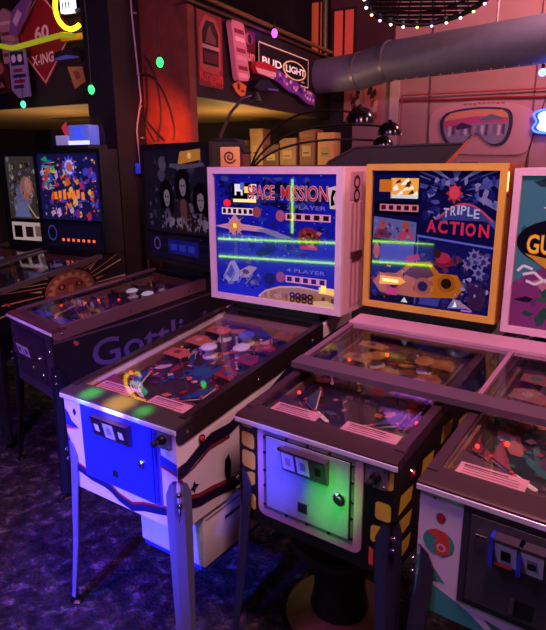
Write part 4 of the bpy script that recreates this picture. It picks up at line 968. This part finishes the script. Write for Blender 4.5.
# ------------------------------------------------------------------ arc floor lamp with three black domes
al = empty('floor_lamp', (-.175, 4.40, 0), 0, 'three armed arc floor lamp with black dome shades behind the blue machine', 'lamp')
o = MB(); o.lathe([(.001, 0), (.15, 0), (.15, .02), (.03, .035), (.001, .035)], (0, 0, 0), BLACK, 28); o.build('base', al)
o = MB(); o.tube([(0, 0, .03), (0, 0, 1.0), (0, 0, 1.66)], .016, M('#221a1c', .35, .6), 10); o.build('pole', al)
for (dx, dy, dz, cz, ks) in ((.845, .20, 2.09, .10, 1.), (1.05, .10, 1.985, .09, .8), (.985, .0, 1.885, .06, .7)):
    o = MB(); P0 = V3((0, 0, 1.64)); P3 = V3((dx, dy, dz)); P1 = V3((.12, .02, dz + .02)); P2 = V3((dx*.6, dy*.6, dz + cz*.6)); pth = []
    for i in range(19):
        t = i/18; pth.append(P0*(1-t)**3 + P1*3*t*(1-t)**2 + P2*3*t*t*(1-t) + P3*t**3)
    o.tube(pth, .008, M('#1a1416', .35, .6), 8); ao = o.build('lamp_arm', al)
    o = MB(); o.lathe([(a*ks, b*ks) for a, b in ((.112, -.07), (.11, -.035), (.095, .005), (.065, .035), (.022, .052), (.018, .066), (.001, .068))], P3, M('#0c0a0c', .18), 28); sh = o.build('lamp_shade', ao)
# gooseneck lamp, copper neck
gl = empty('gooseneck_lamp', (-.46, 4.56, 0), 0, 'curved thin neck floor lamp rising behind the wooden hexagonal panel', 'lamp')
o = MB(); o.lathe([(.001, 0), (.12, 0), (.12, .02), (.02, .03), (.001, .03)], (0, 0, 0), BLACK, 24); o.build('base', gl)
o = MB(); o.tube([(0, 0, .02), (0, 0, 1.5), (.03, 0, 1.80), (.09, -.02, 1.96), (.16, -.04, 2.10), (.25, -.08, 2.19), (.33, -.10, 2.21)], .011, M('#8a7460', .3, .7), 8); o.build('neck', gl)
o = MB(); o.lathe([(.001, .03), (.02, .03), (.045, -.03), (.04, -.03), (.001, .01)], (.35, -.10, 2.20), BLACK, 16); o.build('lamp_head', gl)

# ------------------------------------------------------------------ tall furniture behind the row
def upright(name, label, cat, x, y, rz, pts, depth, mat, edge, edgew):
    """a cabinet whose front outline is pts (across, up); edge trim follows the top"""
    r = empty(name, (x, y, 0), rz, label, cat)
    o = MB(); o.prism([(a, 0, b) for a, b in pts], (0, depth, 0), mat); o.build('body', r)
    o = MB(); fr = Fr((0, -.001, 0), (1, 0, 0), (0, 0, 1)); tp = pts[2:]
    for (a, b), (c2, d2) in zip(tp, tp[1:]):
        dx, dz = c2 - a, d2 - b; l = math.hypot(dx, dz); nx, nz = -dz/l, dx/l
        o.hexa([(a, -.012, b), (c2, -.012, d2), (c2, depth + .012, d2), (a, depth + .012, b), (a - nx*edgew, -.012, b - nz*edgew), (c2 - nx*edgew, -.012, d2 - nz*edgew), (c2 - nx*edgew, depth + .012, d2 - nz*edgew), (a - nx*edgew, depth + .012, b - nz*edgew)], edge)
    o.build('edge_trim', r); return r
hx = upright('game_cabinet', 'brown hexagonal topped cabinet behind the white framed space machine', 'cabinet', -.33, 4.12, -.2,
    [(-.13, 0), (.14, 0), (.14, 1.80), (.085, 1.885), (-.06, 1.885), (-.13, 1.80), (-.13, 1.2)], .18, M('#6a3424', .5, noise=.25, scale=10), BLACK, .016)
hd = upright('game_cabinet', 'dark cabinet with sloping hipped top behind the orange framed machine', 'cabinet', .40, 4.25, -.22,
    [(0, 0), (.77, 0), (.77, 1.72), (.905, 1.85), (.19, 1.835), (.0, 1.735), (0, 1.0)], .34, M('#24161a', .5, noise=.2, scale=6), M('#3a2024', .45), .012)
o = MB(); o.hexa([(.772, -.02, 1.70), (.80, -.02, 1.69), (.80, .345, 1.69), (.772, .345, 1.70), (.915, -.02, 1.858), (.95, -.02, 1.872), (.95, .345, 1.872), (.915, .345, 1.858)], M('#c8643c', .45, noise=.2, scale=10)); o.build('end_board', hd)
# spiral tile standing on the blue machine's backbox
tx, ty = mloc((-.7843, 2.0239, .6036), -.022, 1.06)
tl = empty('spiral_tile', (tx, ty, 1.7215), -.25, 'small orange square tile with a black spiral on top of the white backbox', 'tile')
o = MB(); o.box((-.048, -.008, 0), (.048, .008, .092), M('#d8a850', .45, noise=.1, scale=20), .004); o.build('tile', tl)
o = MB(); fr = Fr((0, -.0085, .046), (1, 0, 0), (0, 0, 1)); fr.line(o, [((.004 + .0016*i)*math.cos(i*.62 + 1), (.004 + .0016*i)*math.sin(i*.62 + 1)) for i in range(19)], .007, M('#2a1012', .5), .001); o.build('spiral_mark', tl)

# shelf with boxes under the loft
shf = empty('shelf_unit', RP(-3.0, 6.70, 0), RZ, 'dark wooden shelf unit under the loft behind the machines', 'shelf')
o = MB(); wd = M('#4a3424', .6, noise=.2, scale=6)
for z in (.30, .80, 1.26, 1.68): o.box((-.80, -.16, z), (.70, .18, z + .03), wd)
for x in (-.80, -.05, .67): o.box((x, -.16, 0), (x + .03, .18, 1.68), wd)
o.box((-.80, .18, 0), (.70, .195, 1.70), wd); o.build('shelf_frame', shf)
R = random.Random(12)
BXS = ((-3.70, .20, .30, '#6a4a2c', 'brown box at left end of the shelf top under the loft'), (-3.46, .17, .43, '#9a7a50', 'tall tan box second from left on the shelf under the loft'), (-3.26, .20, .24, '#54382a', 'low dark brown box on the shelf beside the tall tan box'),
       (-3.03, .22, .31, '#8a6a48', 'middle sized tan box at the middle of the shelf under the loft'), (-2.78, .20, .40, '#7a5030', 'tall brown box right of middle on the shelf under the loft'), (-2.55, .20, .36, '#c09058', 'pale tan box at right end of the shelf under the loft'))
for e, w, h, col, lab in BXS:
    r = empty('storage_box', RP(e, 6.66, 1.711), RZ + R.uniform(-.06, .06), lab, 'box', 'boxes on the loft shelf')
    o = MB(); o.box((-w/2, -.10, 0), (w/2, .12, h), M(col, .6, noise=.12, scale=8), .006); o.build('carton', r)
    o = MB(); o.box((-w/2 - .004, -.104, h*.80), (w/2 + .004, .124, h + .004), M(col, .55, noise=.2, scale=5), .004); fr = Fr((0, -.105, 0), (1, 0, 0), (0, 0, 1)); o.build('lid', r)
    o = MB(); fr = Fr((0, -.101, 0), (1, 0, 0), (0, 0, 1)); fr.rect(o, -w*.3, h*.25, w*.25, h*.55, M('#a08858', .6), .001); fr.rect(o, -w*.25, h*.33, w*.15, h*.37, M('#4a3020', .6), .0014); o.build('paper_label', r)
# ------------------------------------------------------------------ signs on the right hand fascia
FG = 'signs along the loft fascia'
fr = Fr(RP(E_LOFT + .001, 0, 0), DD, ZZ)
def panel(pts, n, th_, m, name, label, cat='sign', group=FG):
    o = MB(); o.prism([fr.P(x, y, n) for x, y in pts], fr.N*th_, m); return tag(o.build(name), label, cat, group)
p = panel([(4.28, 2.36), (4.66, 2.36), (4.66, 2.93), (4.28, 2.93)], .001, .008, M('#8e2c2c', .45), 'poster', 'red poster with black crest and red lettering at the near end of the fascia', 'poster')
o = MB(); n = .0095
fr.poly(o, [(4.30, 2.50), (4.40, 2.47), (4.56, 2.47), (4.63, 2.52), (4.63, 2.80), (4.55, 2.90), (4.40, 2.91), (4.31, 2.80)], M('#c05850', .5), n)
fr.poly(o, [(4.345, 2.53), (4.59, 2.53), (4.60, 2.78), (4.53, 2.87), (4.41, 2.87), (4.345, 2.78)], M('#1c0e12', .5), n + .001)
fr.poly(o, [(4.39, 2.70), (4.43, 2.80), (4.47, 2.84), (4.50, 2.78), (4.55, 2.75), (4.56, 2.70)], M('#8a4a48', .5), n + .002); fr.rect(o, 4.34, 2.655, 4.60, 2.685, M('#d8a098', .5), n + .002)
fr.poly(o, [(4.37, 2.55), (4.57, 2.55), (4.57, 2.63), (4.37, 2.63)], M('#6a2428', .5), n + .002)
o.build('crest', p)
o = MB(); fr.text(o, 'Kingpin', 4.285, 2.375, 4.655, 2.49, M('#e0403c', .45), n + .004, .03); o.build('lettering', p)
# tall can cut-out
p = panel([(4.70, 2.90), (4.72, 2.925), (4.90, 2.93), (4.93, 2.91), (5.02, 2.50), (4.98, 2.46), (4.82, 2.45), (4.79, 2.48)], .03, .05, M('#c88890', .4), 'can_sign', 'pink can shaped sign leaning right beside the red crest poster')
o = MB(); n = .0815
for k, (a, m) in enumerate(((.08, '#7a2c40'), (.22, '#e8c0c4'), (.42, '#8c3448'), (.56, '#d8a8ac'), (.74, '#7a2c40'), (.88, '#e0b4b8'))):
    y = 2.90 - .44*a; x = 4.715 + .09*a; fr.poly(o, [(x + .02, y), (x + .19, y + .004), (x + .20, y - .03), (x + .03, y - .034)], M(m, .4), n)
o.build('can_print', p)
p = panel([(5.02, 2.63), (5.27, 2.62), (5.27, 2.92), (5.02, 2.93)], .001, .008, M('#5c1820', .45), 'poster', 'small dark red poster with white lettering between the can sign and black banner', 'poster')
o = MB(); fr.text(o, 'Sun', 5.04, 2.66, 5.25, 2.76, M('#e8b0a8', .45), .011, .02); fr.ell(o, 5.14, 2.85, .08, .05, M('#b06058', .5), .0105); fr.ell(o, 5.16, 2.85, .04, .045, M('#2a1014', .5), .011); o.build('lettering', p)
# the black beer banner
p = panel([(5.29, 2.555), (6.50, 2.555), (6.50, 2.855), (5.29, 2.855)], .012, .02, M('#0c0a14', .4), 'banner', 'black banner with white lettering and a gold oval on the loft fascia', 'banner')
o = MB(); WL = M('#f0dcd8', .4, em=.5)
fr.text(o, 'BUD', 5.36, 2.665, 5.80, 2.735, WL, .034, .025); o.build('lettering', p); o = MB(); fr.text(o, 'LIGHT', 5.90, 2.662, 6.40, 2.732, WL, .034, .025); o.build('lettering', p)
o = MB(); fr.ring(o, 6.13, 2.695, .083, .095, M('#e0b078', .4, em=.4), .0335, 36, asp=3.2); o.build('oval_outline', p)
o = MB()
for a, b in (((5.295, 2.56), (6.495, 2.56)), ((6.495, 2.56), (6.495, 2.85)), ((6.495, 2.85), (5.295, 2.85)), ((5.295, 2.85), (5.295, 2.56))): fr.line(o, [a, b], .012, M('#d8b8a8', .4, em=.3), .0335)
fr.poly(o, [(6.28, 2.60), (6.36, 2.615), (6.40, 2.60), (6.33, 2.59)], M('#b8a0b0', .4), .0335); o.build('border', p)
# red and white cap-shaped sign
p = panel([(5.09, 2.60), (5.13, 2.65), (5.30, 2.665), (5.50, 2.655), (5.545, 2.61), (5.53, 2.555), (5.40, 2.54), (5.15, 2.55)], .045, .05, M('#b82a34', .4), 'cap_sign', 'red and white rounded sign below the left end of the black banner')
o = MB(); fr.poly(o, [(5.10, 2.595), (5.54, 2.60), (5.53, 2.557), (5.40, 2.542), (5.15, 2.552)], M('#e8c8c4', .4), .0965); o.build('white_band', p)
p = panel([(5.08, 2.42), (5.16, 2.47), (5.22, 2.505), (5.42, 2.51), (5.48, 2.48), (5.62, 2.455), (5.60, 2.43), (5.40, 2.42), (5.2, 2.40)], .03, .06, M('#1a1c34', .4), 'cap_sign', 'dark blue cap shaped sign hanging below the red and white sign')
o = MB(); fr.poly(o, [(5.36, 2.44), (5.60, 2.45), (5.59, 2.435), (5.38, 2.425)], M('#5c6cb0', .4), .0915); o.build('brim', p)
p = panel([(4.80, 2.42), (4.90, 2.46), (5.05, 2.43), (5.02, 2.345), (4.93, 2.33), (4.86, 2.36)], .012, .015, M('#c87838', .5), 'price_tag', 'small orange paper tag under the tilted can sign', 'tag')
o = MB(); fr.ell(o, 4.90, 2.41, .025, .03, M('#5a2418', .5), .028); fr.rect(o, 4.94, 2.37, 5.01, 2.39, M('#6a2c18', .5), .028); o.build('print', p)
# purple wavy banner
top = [(5.60 + 1.02*i/12, 2.645 - .155*i/12 + .012*math.sin(i*1.3)) for i in range(13)]; bot = [(5.60 + 1.02*i/12, 2.525 - .165*i/12 + .012*math.sin(i*1.1 + 1)) for i in range(13)]
p = panel(wavy(top, bot), .045, .02, M('#6c3aa0', .45), 'banner', 'purple and pink patterned banner slanting below the black banner', 'banner')
o = MB(); R = random.Random(4)
for i in range(34):
    t = R.uniform(.02, .95); x = 5.60 + 1.0*t; y = 2.54 - .158*t + R.uniform(0, .085); fr.poly(o, [(x, y), (x + .05, y + .012), (x + .035, y + .04), (x - .01, y + .03)], M(['#d8a0d0', '#3a1c5c', '#b070c8', '#e8c0dc'][i % 4], .45), .0665 + i*.0001)
o.build('pattern', p)
# two tubes along the loft edge, with the corner pole
o = MB(); o.tube([RP(E_LOFT + .045, 3.9, 3.015), RP(E_LOFT + .045, 6.0, 3.025), RP(E_LOFT + .045, 7.20, 3.035)], .020, M('#a88a50', .3, .7), 10)
tag(o.build('edge_tube'), 'brass tube running along the top edge of the loft fascia', 'tube')
o = MB(); o.tube([RP(E_LOFT + .03, 4.0, 2.955), RP(E_LOFT + .03, 7.20, 2.975)], .013, M('#6c5a38', .35, .6), 8); tag(o.build('edge_tube'), 'thinner dull tube just under the brass tube on the fascia', 'tube')
o = MB(); o.cyl(RP(E_LOFT - .02, 7.12, 3.0), RP(E_LOFT - .02, 7.12, 4.3), .035, .035, M('#4c5038', .45, .3), 14); o.lathe([(.06, 0), (.06, .015), (.036, .02)], RP(E_LOFT - .02, 7.12, 3.0), M('#4c5038', .45, .3), 16); tag(o.build('loft_pole'), 'olive green vertical pole at the far end of the loft', 'pole')

# ------------------------------------------------------------------ signs on the left hand fascia
fr = Fr(RP(0, S_LOFT - .001, 0), EE, ZZ)
p = panel([(-4.80, 2.86), (-4.40, 3.25), (-4.04, 2.87), (-4.43, 2.45)], .001, .012, M('#8c1c24', .4), 'crossing_sign', 'red diamond crossing sign with white lettering on the left fascia', 'sign', None)
o = MB(); WL2 = M('#e8c8c0', .4)
for a, b in zip([(-4.775, 2.86), (-4.40, 3.225), (-4.065, 2.87), (-4.43, 2.48)], [(-4.40, 3.225), (-4.065, 2.87), (-4.43, 2.48), (-4.775, 2.86)]): fr.line(o, [a, b], .010, WL2, .0145)
o.build('border', p)
o = MB(); fr.text(o, '60', -4.51, 2.83, -4.33, 2.95, WL2, .015, .03, .02); o.build('lettering', p); o = MB(); fr.text(o, 'X-ING', -4.575, 2.62, -4.30, 2.71, WL2, .015, .025, .03); o.build('lettering', p)
p = panel([(-4.87, 2.66), (-4.88, 3.10), (-4.80, 3.13), (-4.70, 3.08), (-4.70, 2.67)], .03, .05, M('#b07888', .4), 'can_sign', 'pink can shaped sign at the far left of the fascia')
o = MB(); 
for k in range(4): fr.rect(o, -4.86, 2.72 + .09*k, -4.72, 2.75 + .09*k, M(['#6a2c48', '#d8a8b0'][k % 2], .4), .0815)
o.build('can_print', p)
p = panel([(-4.72, 2.90), (-4.66, 3.08), (-4.46, 3.20), (-4.42, 3.14), (-4.55, 2.98), (-4.64, 2.88)], .084, .03, M('#7a4a90', .4), 'bottle_sign', 'tilted purple bottle shaped sign above the black and white board')
o = MB(); fr.poly(o, [(-4.66, 3.0), (-4.58, 3.09), (-4.53, 3.05), (-4.62, 2.95)], M('#d0a8c8', .4), .1155); o.build('bottle_print', p)
p = panel([(-4.78, 2.42), (-4.77, 2.76), (-4.56, 2.78), (-4.55, 2.36), (-4.70, 2.35)], .084, .02, M('#8a7cb0', .4), 'deck_sign', 'lavender upright board with a black face and lettering hanging on left fascia')
o = MB(); fr.rect(o, -4.75, 2.63, -4.58, 2.75, M('#241a30', .4), .1055); fr.ell(o, -4.71, 2.69, .03, .035, M('#c8b8d8', .4), .1065); fr.ell(o, -4.63, 2.69, .03, .035, M('#c8b8d8', .4), .1065)
for k in range(4): fr.rect(o, -4.74 + .01*(k % 2), 2.43 + .047*k, -4.61 + .02*(k % 3), 2.46 + .047*k, M('#7a1c34' if k % 2 else '#2a1c3c', .4), .1065)
o.build('print', p)
p = panel([(-5.06, 2.40), (-5.07, 2.66), (-4.97, 2.72), (-4.88, 2.64), (-4.86, 2.42)], .02, .03, M('#5c2028', .45), 'figure_sign', 'dark red figure shaped sign at the lower left corner of the fascia')
o = MB(); fr.ell(o, -4.965, 2.63, .045, .05, M('#a86058', .45), .0515); fr.poly(o, [(-5.03, 2.42), (-5.02, 2.55), (-4.92, 2.55), (-4.89, 2.43)], M('#30141c', .45), .0515); fr.poly(o, [(-5.0, 2.46), (-4.97, 2.52), (-4.93, 2.46)], M('#b87068', .45), .0525); o.build('print', p)
p = panel([(-4.20, 2.65), (-4.17, 2.70), (-4.05, 2.715), (-3.94, 2.69), (-3.87, 2.64), (-3.88, 2.61), (-3.99, 2.605), (-4.16, 2.625)], .03, .09, M('#1b1a30', .35), 'cap_sign', 'black and blue visor shaped sign above the tan tag on the left fascia')
o = MB(); fr.poly(o, [(-4.19, 2.648), (-4.05, 2.668), (-3.90, 2.645), (-3.89, 2.632), (-4.16, 2.632)], M('#5c6cc8', .35), .1215); o.build('blue_stripe', p)
p = panel([(-4.14, 2.59), (-3.96, 2.58), (-3.94, 2.45), (-4.07, 2.40)], .01, .012, M('#c08a48', .5), 'price_tag', 'tan paper tag hanging below the black and blue visor', 'tag')
o = MB(); fr.poly(o, [(-4.08, 2.55), (-4.0, 2.54), (-3.99, 2.49), (-4.04, 2.47)], M('#8a4c28', .5), .0235); o.build('print', p)
# yellow neon ring with a lit box in it
nr = MB(); pts = []
for i in range(26):
    a = math.radians(80 + 220*i/25); pts.append(fr.P(-3.93 + .17*math.cos(a), 3.04 + .18*math.sin(a), .14))
nr.tube(pts, .020, M('#ffc61e', .3, em=4.), 10); ne = nr.build('neon_sign'); tag(ne, 'yellow neon ring with a small white lit box, beside the black column', 'neon sign')
o = MB(); fr.box(o, -4.02, 2.99, -3.90, 3.09, .10, .16, M('#e8ecff', .4, em=2.6)); o.build('lit_box', ne)
o = MB()
for k in range(3): fr.rect(o, -4.0 + .035*k, 3.01, -3.985 + .035*k, 3.07, M('#3a3040', .4), .1615)
o.build('lettering', ne)
o = MB(); fr.box(o, -4.10, 2.99, -3.84, 3.02, .002, .12, BLACK); o.build('bracket', ne)
o = MB(); o.tube([fr.P(-5.6, 2.90, .20), fr.P(-4.98, 2.84, .20), fr.P(-4.62, 2.76, .20), fr.P(-4.55, 2.76, .20), fr.P(-4.10, 2.80, .20), fr.P(-3.98, 2.81, .20), fr.P(-3.86, 2.79, .20)], .022, M('#8c9a28', .35, .2, em=.55, emc='#a8b020'), 10)
tag(o.build('neon_tube'), 'yellow green tube running across the signs on the left fascia', 'tube')
o = MB(); fr.box(o, -4.14, 2.79, -3.78, 2.84, .03, .07, M('#c8a020', .4)); tag(o.build('ledge_strip'), 'short yellow strip under the neon ring beside the column', 'strip')

# ------------------------------------------------------------------ coloured bulbs on their cord, column cable
def bulb(x, y, z, col, label, r=.030, em=6., cord=.2):
    e = empty('string_bulb', (x, y, z), 0, label, 'bulb', 'coloured bulbs')
    o = MB(); o.lathe([(.001, -1.5*r), (.6*r, -1.25*r), (r, -.3*r), (.9*r, .5*r), (.45*r, 1.2*r), (.001, 1.25*r)], (0, 0, 0), M(col, .25, em=em), 16); o.build('glass_bulb', e)
    o = MB(); o.cyl((0, 0, 1.1*r), (0, 0, 2.0*r), .5*r, .5*r, BLACK, 10); o.tube([(0, 0, 2*r), (.004, 0, 2*r + cord*.5), (0, 0, 2*r + cord)], .003, BLACK, 6); o.build('socket', e)
    return e
bulb(-.762, 4.30, 2.415, '#20e850', 'green glowing bulb in front of the red timber panel', .024, 5., 1.8)
bulb(-1.155, 4.04 - .06, 2.205, '#30d868', 'green glowing bulb on the front face of the black column', .021, 3., .6)
b3 = RP(-4.60, 4.10, 2.285); bulb(b3.x, b3.y, b3.z, '#40c890', 'pale green glowing bulb below the lavender board on left fascia', .024, 2.5, .2)
b4 = RP(E_LOFT + .12, 5.46, 2.945); bulb(b4.x, b4.y, b4.z, '#a040ff', 'purple glowing bulb on the tubes above the black banner', .030, 4., .04)
o = MB(); SX = COLE + .012
def CP(s, z, n=0.): return RP(SX + n, s, z)
o.tube([CP(4.03, 4.25), CP(4.04, 2.9), CP(4.07, 2.5), CP(4.09, 2.25), CP(4.03, 2.08), CP(4.01, 2.0), CP(4.02, 1.85), CP(4.03, 1.72), CP(4.05, 1.6), CP(4.09, 1.45), CP(4.08, 1.15), CP(4.05, .9), CP(4.06, .3)], .007, M('#c0a0a8', .5), 8)
cb = o.build('power_cable'); tag(cb, 'pale cable hanging down the right side of the black column with a blue plug', 'cable')
o = MB(); o.box(CP(4.0, 1.66) - V3((.02, .03, 0)), CP(4.0, 1.66) + V3((.045, .03, .085)), M('#3038d8', .35, em=.35), .006); o.build('plug', cb)
for z in (2.9, 2.45, 2.2, 1.95):
    o = MB(); o.box(CP(4.075, z) - V3((.012, .012, .006)), CP(4.075, z) + V3((.016, .012, .006)), M('#8a7a80', .4)); o.build('cable_clip', cb)
o = MB()                               # dark loose wires on the red panel
for k in range(4):
    pth = []
    for i in range(15):
        t = i/14; pth.append(RP(-3.33 + .35*t + .16*math.sin(3*t + k), 4.135 - .01*k, 2.42 - .50*t + .18*math.sin(5*t + 1.3*k)*(1 - t)))
    o.tube(pth, .006, BLACK, 6)
tag(o.build('loose_wires'), 'tangle of thin black wires hanging over the red timber panel', 'wires')
# lit display cube on top of the sunburst machine
tx, ty = off(.30, 1.10)
cu = empty('display_cube', (tx, ty, 1.846), -t2, 'clear blue lit display cube standing on top of the sunburst machine', 'display cube')
o = MB(); o.box((-.17, -.10, 0), (.20, .10, .03), BLACK, .004); o.build('base', cu)
o = MB(); o.box((-.16, -.09, .03), (.19, .09, .22), GLASS); o.build('clear_case', cu)
o = MB(); o.box((-.03, -.05, .03), (.17, .06, .17), M('#5868d8', .4, em=.55), .01); o.box((-.03, -.052, .03), (.17, -.0505, .06), M('#d0d8ff', .4, em=1.2)); o.box((.04, -.052, .07), (.10, -.0505, .15), M('#3848e8', .4, em=1.2)); o.build('blue_insert', cu)
o = MB(); o.poly([(-.11, -.03, .16), (-.06, -.03, .20), (-.04, -.03, .12), (-.07, -.03, .08)], M('#c03040', .4, em=.6)); o.box((-.15, -.06, .03), (-.03, .04, .10), M('#a8a0d0', .4, em=.35), .006); o.build('red_figure', cu)

# ------------------------------------------------------------------ lit counter on the other side of the room (seen in the backglasses)
C0 = V3((-4.85, 1.67, 0)); C1 = V3((-2.66, .20, 0)); cdv = (C1 - C0).normalized(); cn = V3((-cdv.y, cdv.x, 0))
if cn.dot(V3((0, 2, 0)) - C0) < 0: cn = -cn
ctr = empty('bar_counter', C0, 0, 'bar counter with green light lines facing the pinball row', 'counter')
def CQ(t, n, z): return cdv*t + cn*n + ZZ*z
LC_ = (C1 - C0).length
o = MB(); o.hexa([CQ(t, n, z) for z in (0, .90) for t, n in ((0, -.5), (LC_, -.5), (LC_, -.02), (0, -.02))], M('#8a90c8', .5)); o.build('body', ctr)
o = MB(); o.hexa([CQ(t, n, z) for z in (.90, .94) for t, n in ((-.05, -.55), (LC_ + .05, -.55), (LC_ + .05, .02), (-.05, .02))], M('#2a2028', .3)); o.build('worktop', ctr)
GN = M('#b0ff28', .3, em=22.)
for z0, z1 in ((.80, .90), (.575, .665)):
    o = MB(); o.tube([CQ(0, 0, z0), CQ(LC_, 0, z1)], .011, GN, 8); o.build('light_tube', ctr)
vp = MB(); vp.cyl((-3.79, .965, .945), (-3.79, .965, 1.56), .013, .013, GN, 8); vt = vp.build('light_tube', None); 
vt.parent = ctr; vt.location = -C0

# ------------------------------------------------------------------ light
W_ = bpy.data.worlds.new('world'); SC.world = W_; W_.use_nodes = True
bg = W_.node_tree.nodes['Background']; bg.inputs[0].default_value = (.18, .06, .16, 1); bg.inputs[1].default_value = .012
def lamp(kind, loc, col, power, size=.1, aim=None, cone=60, blend=.6, name='lamp_light'):
    l = bpy.data.lights.new(name, kind); l.color = col; l.energy = power
    if kind == 'SPOT': l.spot_size = math.radians(cone); l.spot_blend = blend; l.shadow_soft_size = size
    elif kind == 'AREA': l.shape = 'DISK'; l.size = size
    else: l.shadow_soft_size = size
    o = bpy.data.objects.new(name, l); COL.objects.link(o); o.location = loc
    if aim is not None: o.rotation_euler = (V3(aim) - V3(loc)).to_track_quat('-Z', 'Y').to_euler()
    return o
BLUE = (.06, .05, 1); PURP = (.55, .10, 1); PINK = (1, .22, .38); RED = (1, .07, .04); WARM = (1, .62, .22); GREEN = (.05, 1, .15); ROSE = (1, .40, .45)
# blue wash on the front of the white machine
lamp('SPOT', (-1.5, .05, 1.45), BLUE, 1000, .05, (-.78, 2.0, .50), 34, .7)
# added blue and green beams imitate bulbs mirrored in the metal coin door
lamp('SPOT', (-1.0, .35, 1.7), (.05, .05, 1), 520, .03, (.0, 1.72, .76), 9.5, 1.)
lamp('SPOT', (-.35, .15, 2.0), (.03, 1, .08), 330, .03, (.178, 1.575, .735), 6.6, 1.)
# pink ceiling lamps along the right and the middle
lamp('POINT', RP(.6, 5.4, 3.6), ROSE, 260, .25)
lamp('POINT', RP(2.2, 3.2, 3.4), ROSE, 160, .25)
lamp('AREA', (.45, .8, 3.4), (1, .48, .60), 70, .6, (.5, 2.2, .9))
lamp('AREA', (-1.7, 1.2, 3.3), PURP, 42, .5, (-1.4, 2.8, .2))
lamp('SPOT', (-1.6, .9, 2.6), (.70, .12, 1), 135, .2, (-1.5, 2.2, 0), 72, .9)
# green and yellow beams added to imitate bulb reflections on the chrome bar
for x, y, z, c, e, t, cn_ in ((-1.2, 1.4, 2.6, GREEN, 1700, (-.665, 1.975, .935), 3.2), (-1.0, 1.2, 2.6, (1, .66, .05), 1700, (-.535, 1.885, .935), 4.6), (-.8, 1.1, 2.6, GREEN, 1500, (-.44, 1.815, .935), 2.4)): lamp('SPOT', (x, y, z), c, e, .02, t, cn_, 1.)
for x, y, z, c, e in ((.15, 1.65, 2.7, (1, .5, .2), 3), (.75, 1.35, 2.7, (1, .15, .1), 3)): lamp('POINT', (x, y, z), c, e, .06)  # unseen coloured point lamps added for tint and glints on the bars
lamp('SPOT', (-2.0, 2.4, 1.6), (.1, .14, 1), 1200, .1, (-3.6, .9, .7), 70, .8)  # blue spot added so the counter face shows in the backglasses
lamp('SPOT', (-2.1, 1.7, 1.5), (.35, .12, 1), 90, .05, (-1.33, 3.05, .72), 26, .9)
# red flood on the timber panel and loft room
lamp('SPOT', RP(-2.55, 3.5, 1.75), (1, .17, .045), 105, .05, RP(-3.03, 4.15, 2.06), 42, 1.)
# warm lamps beneath the loft
lamp('POINT', RP(-3.3, 5.8, 1.75), WARM, 22, .15)
lamp('POINT', RP(-4.9, 4.9, 1.55), (1, .66, .34), 24, .12)
# fascia wash
lamp('SPOT', RP(-1.2, 4.2, 2.2), PINK, 95, .1, RP(E_LOFT, 5.5, 2.68), 58, .7)
lamp('SPOT', RP(-4.3, 2.6, 2.3), (1, .4, .5), 26, .1, RP(-4.4, 4.2, 2.75), 50, .8)
SC.view_settings.view_transform = 'Standard'; SC.view_settings.look = 'None'
SC.view_settings.exposure = 0; SC.view_settings.gamma = 1
SC.view_settings.use_curve_mapping = False
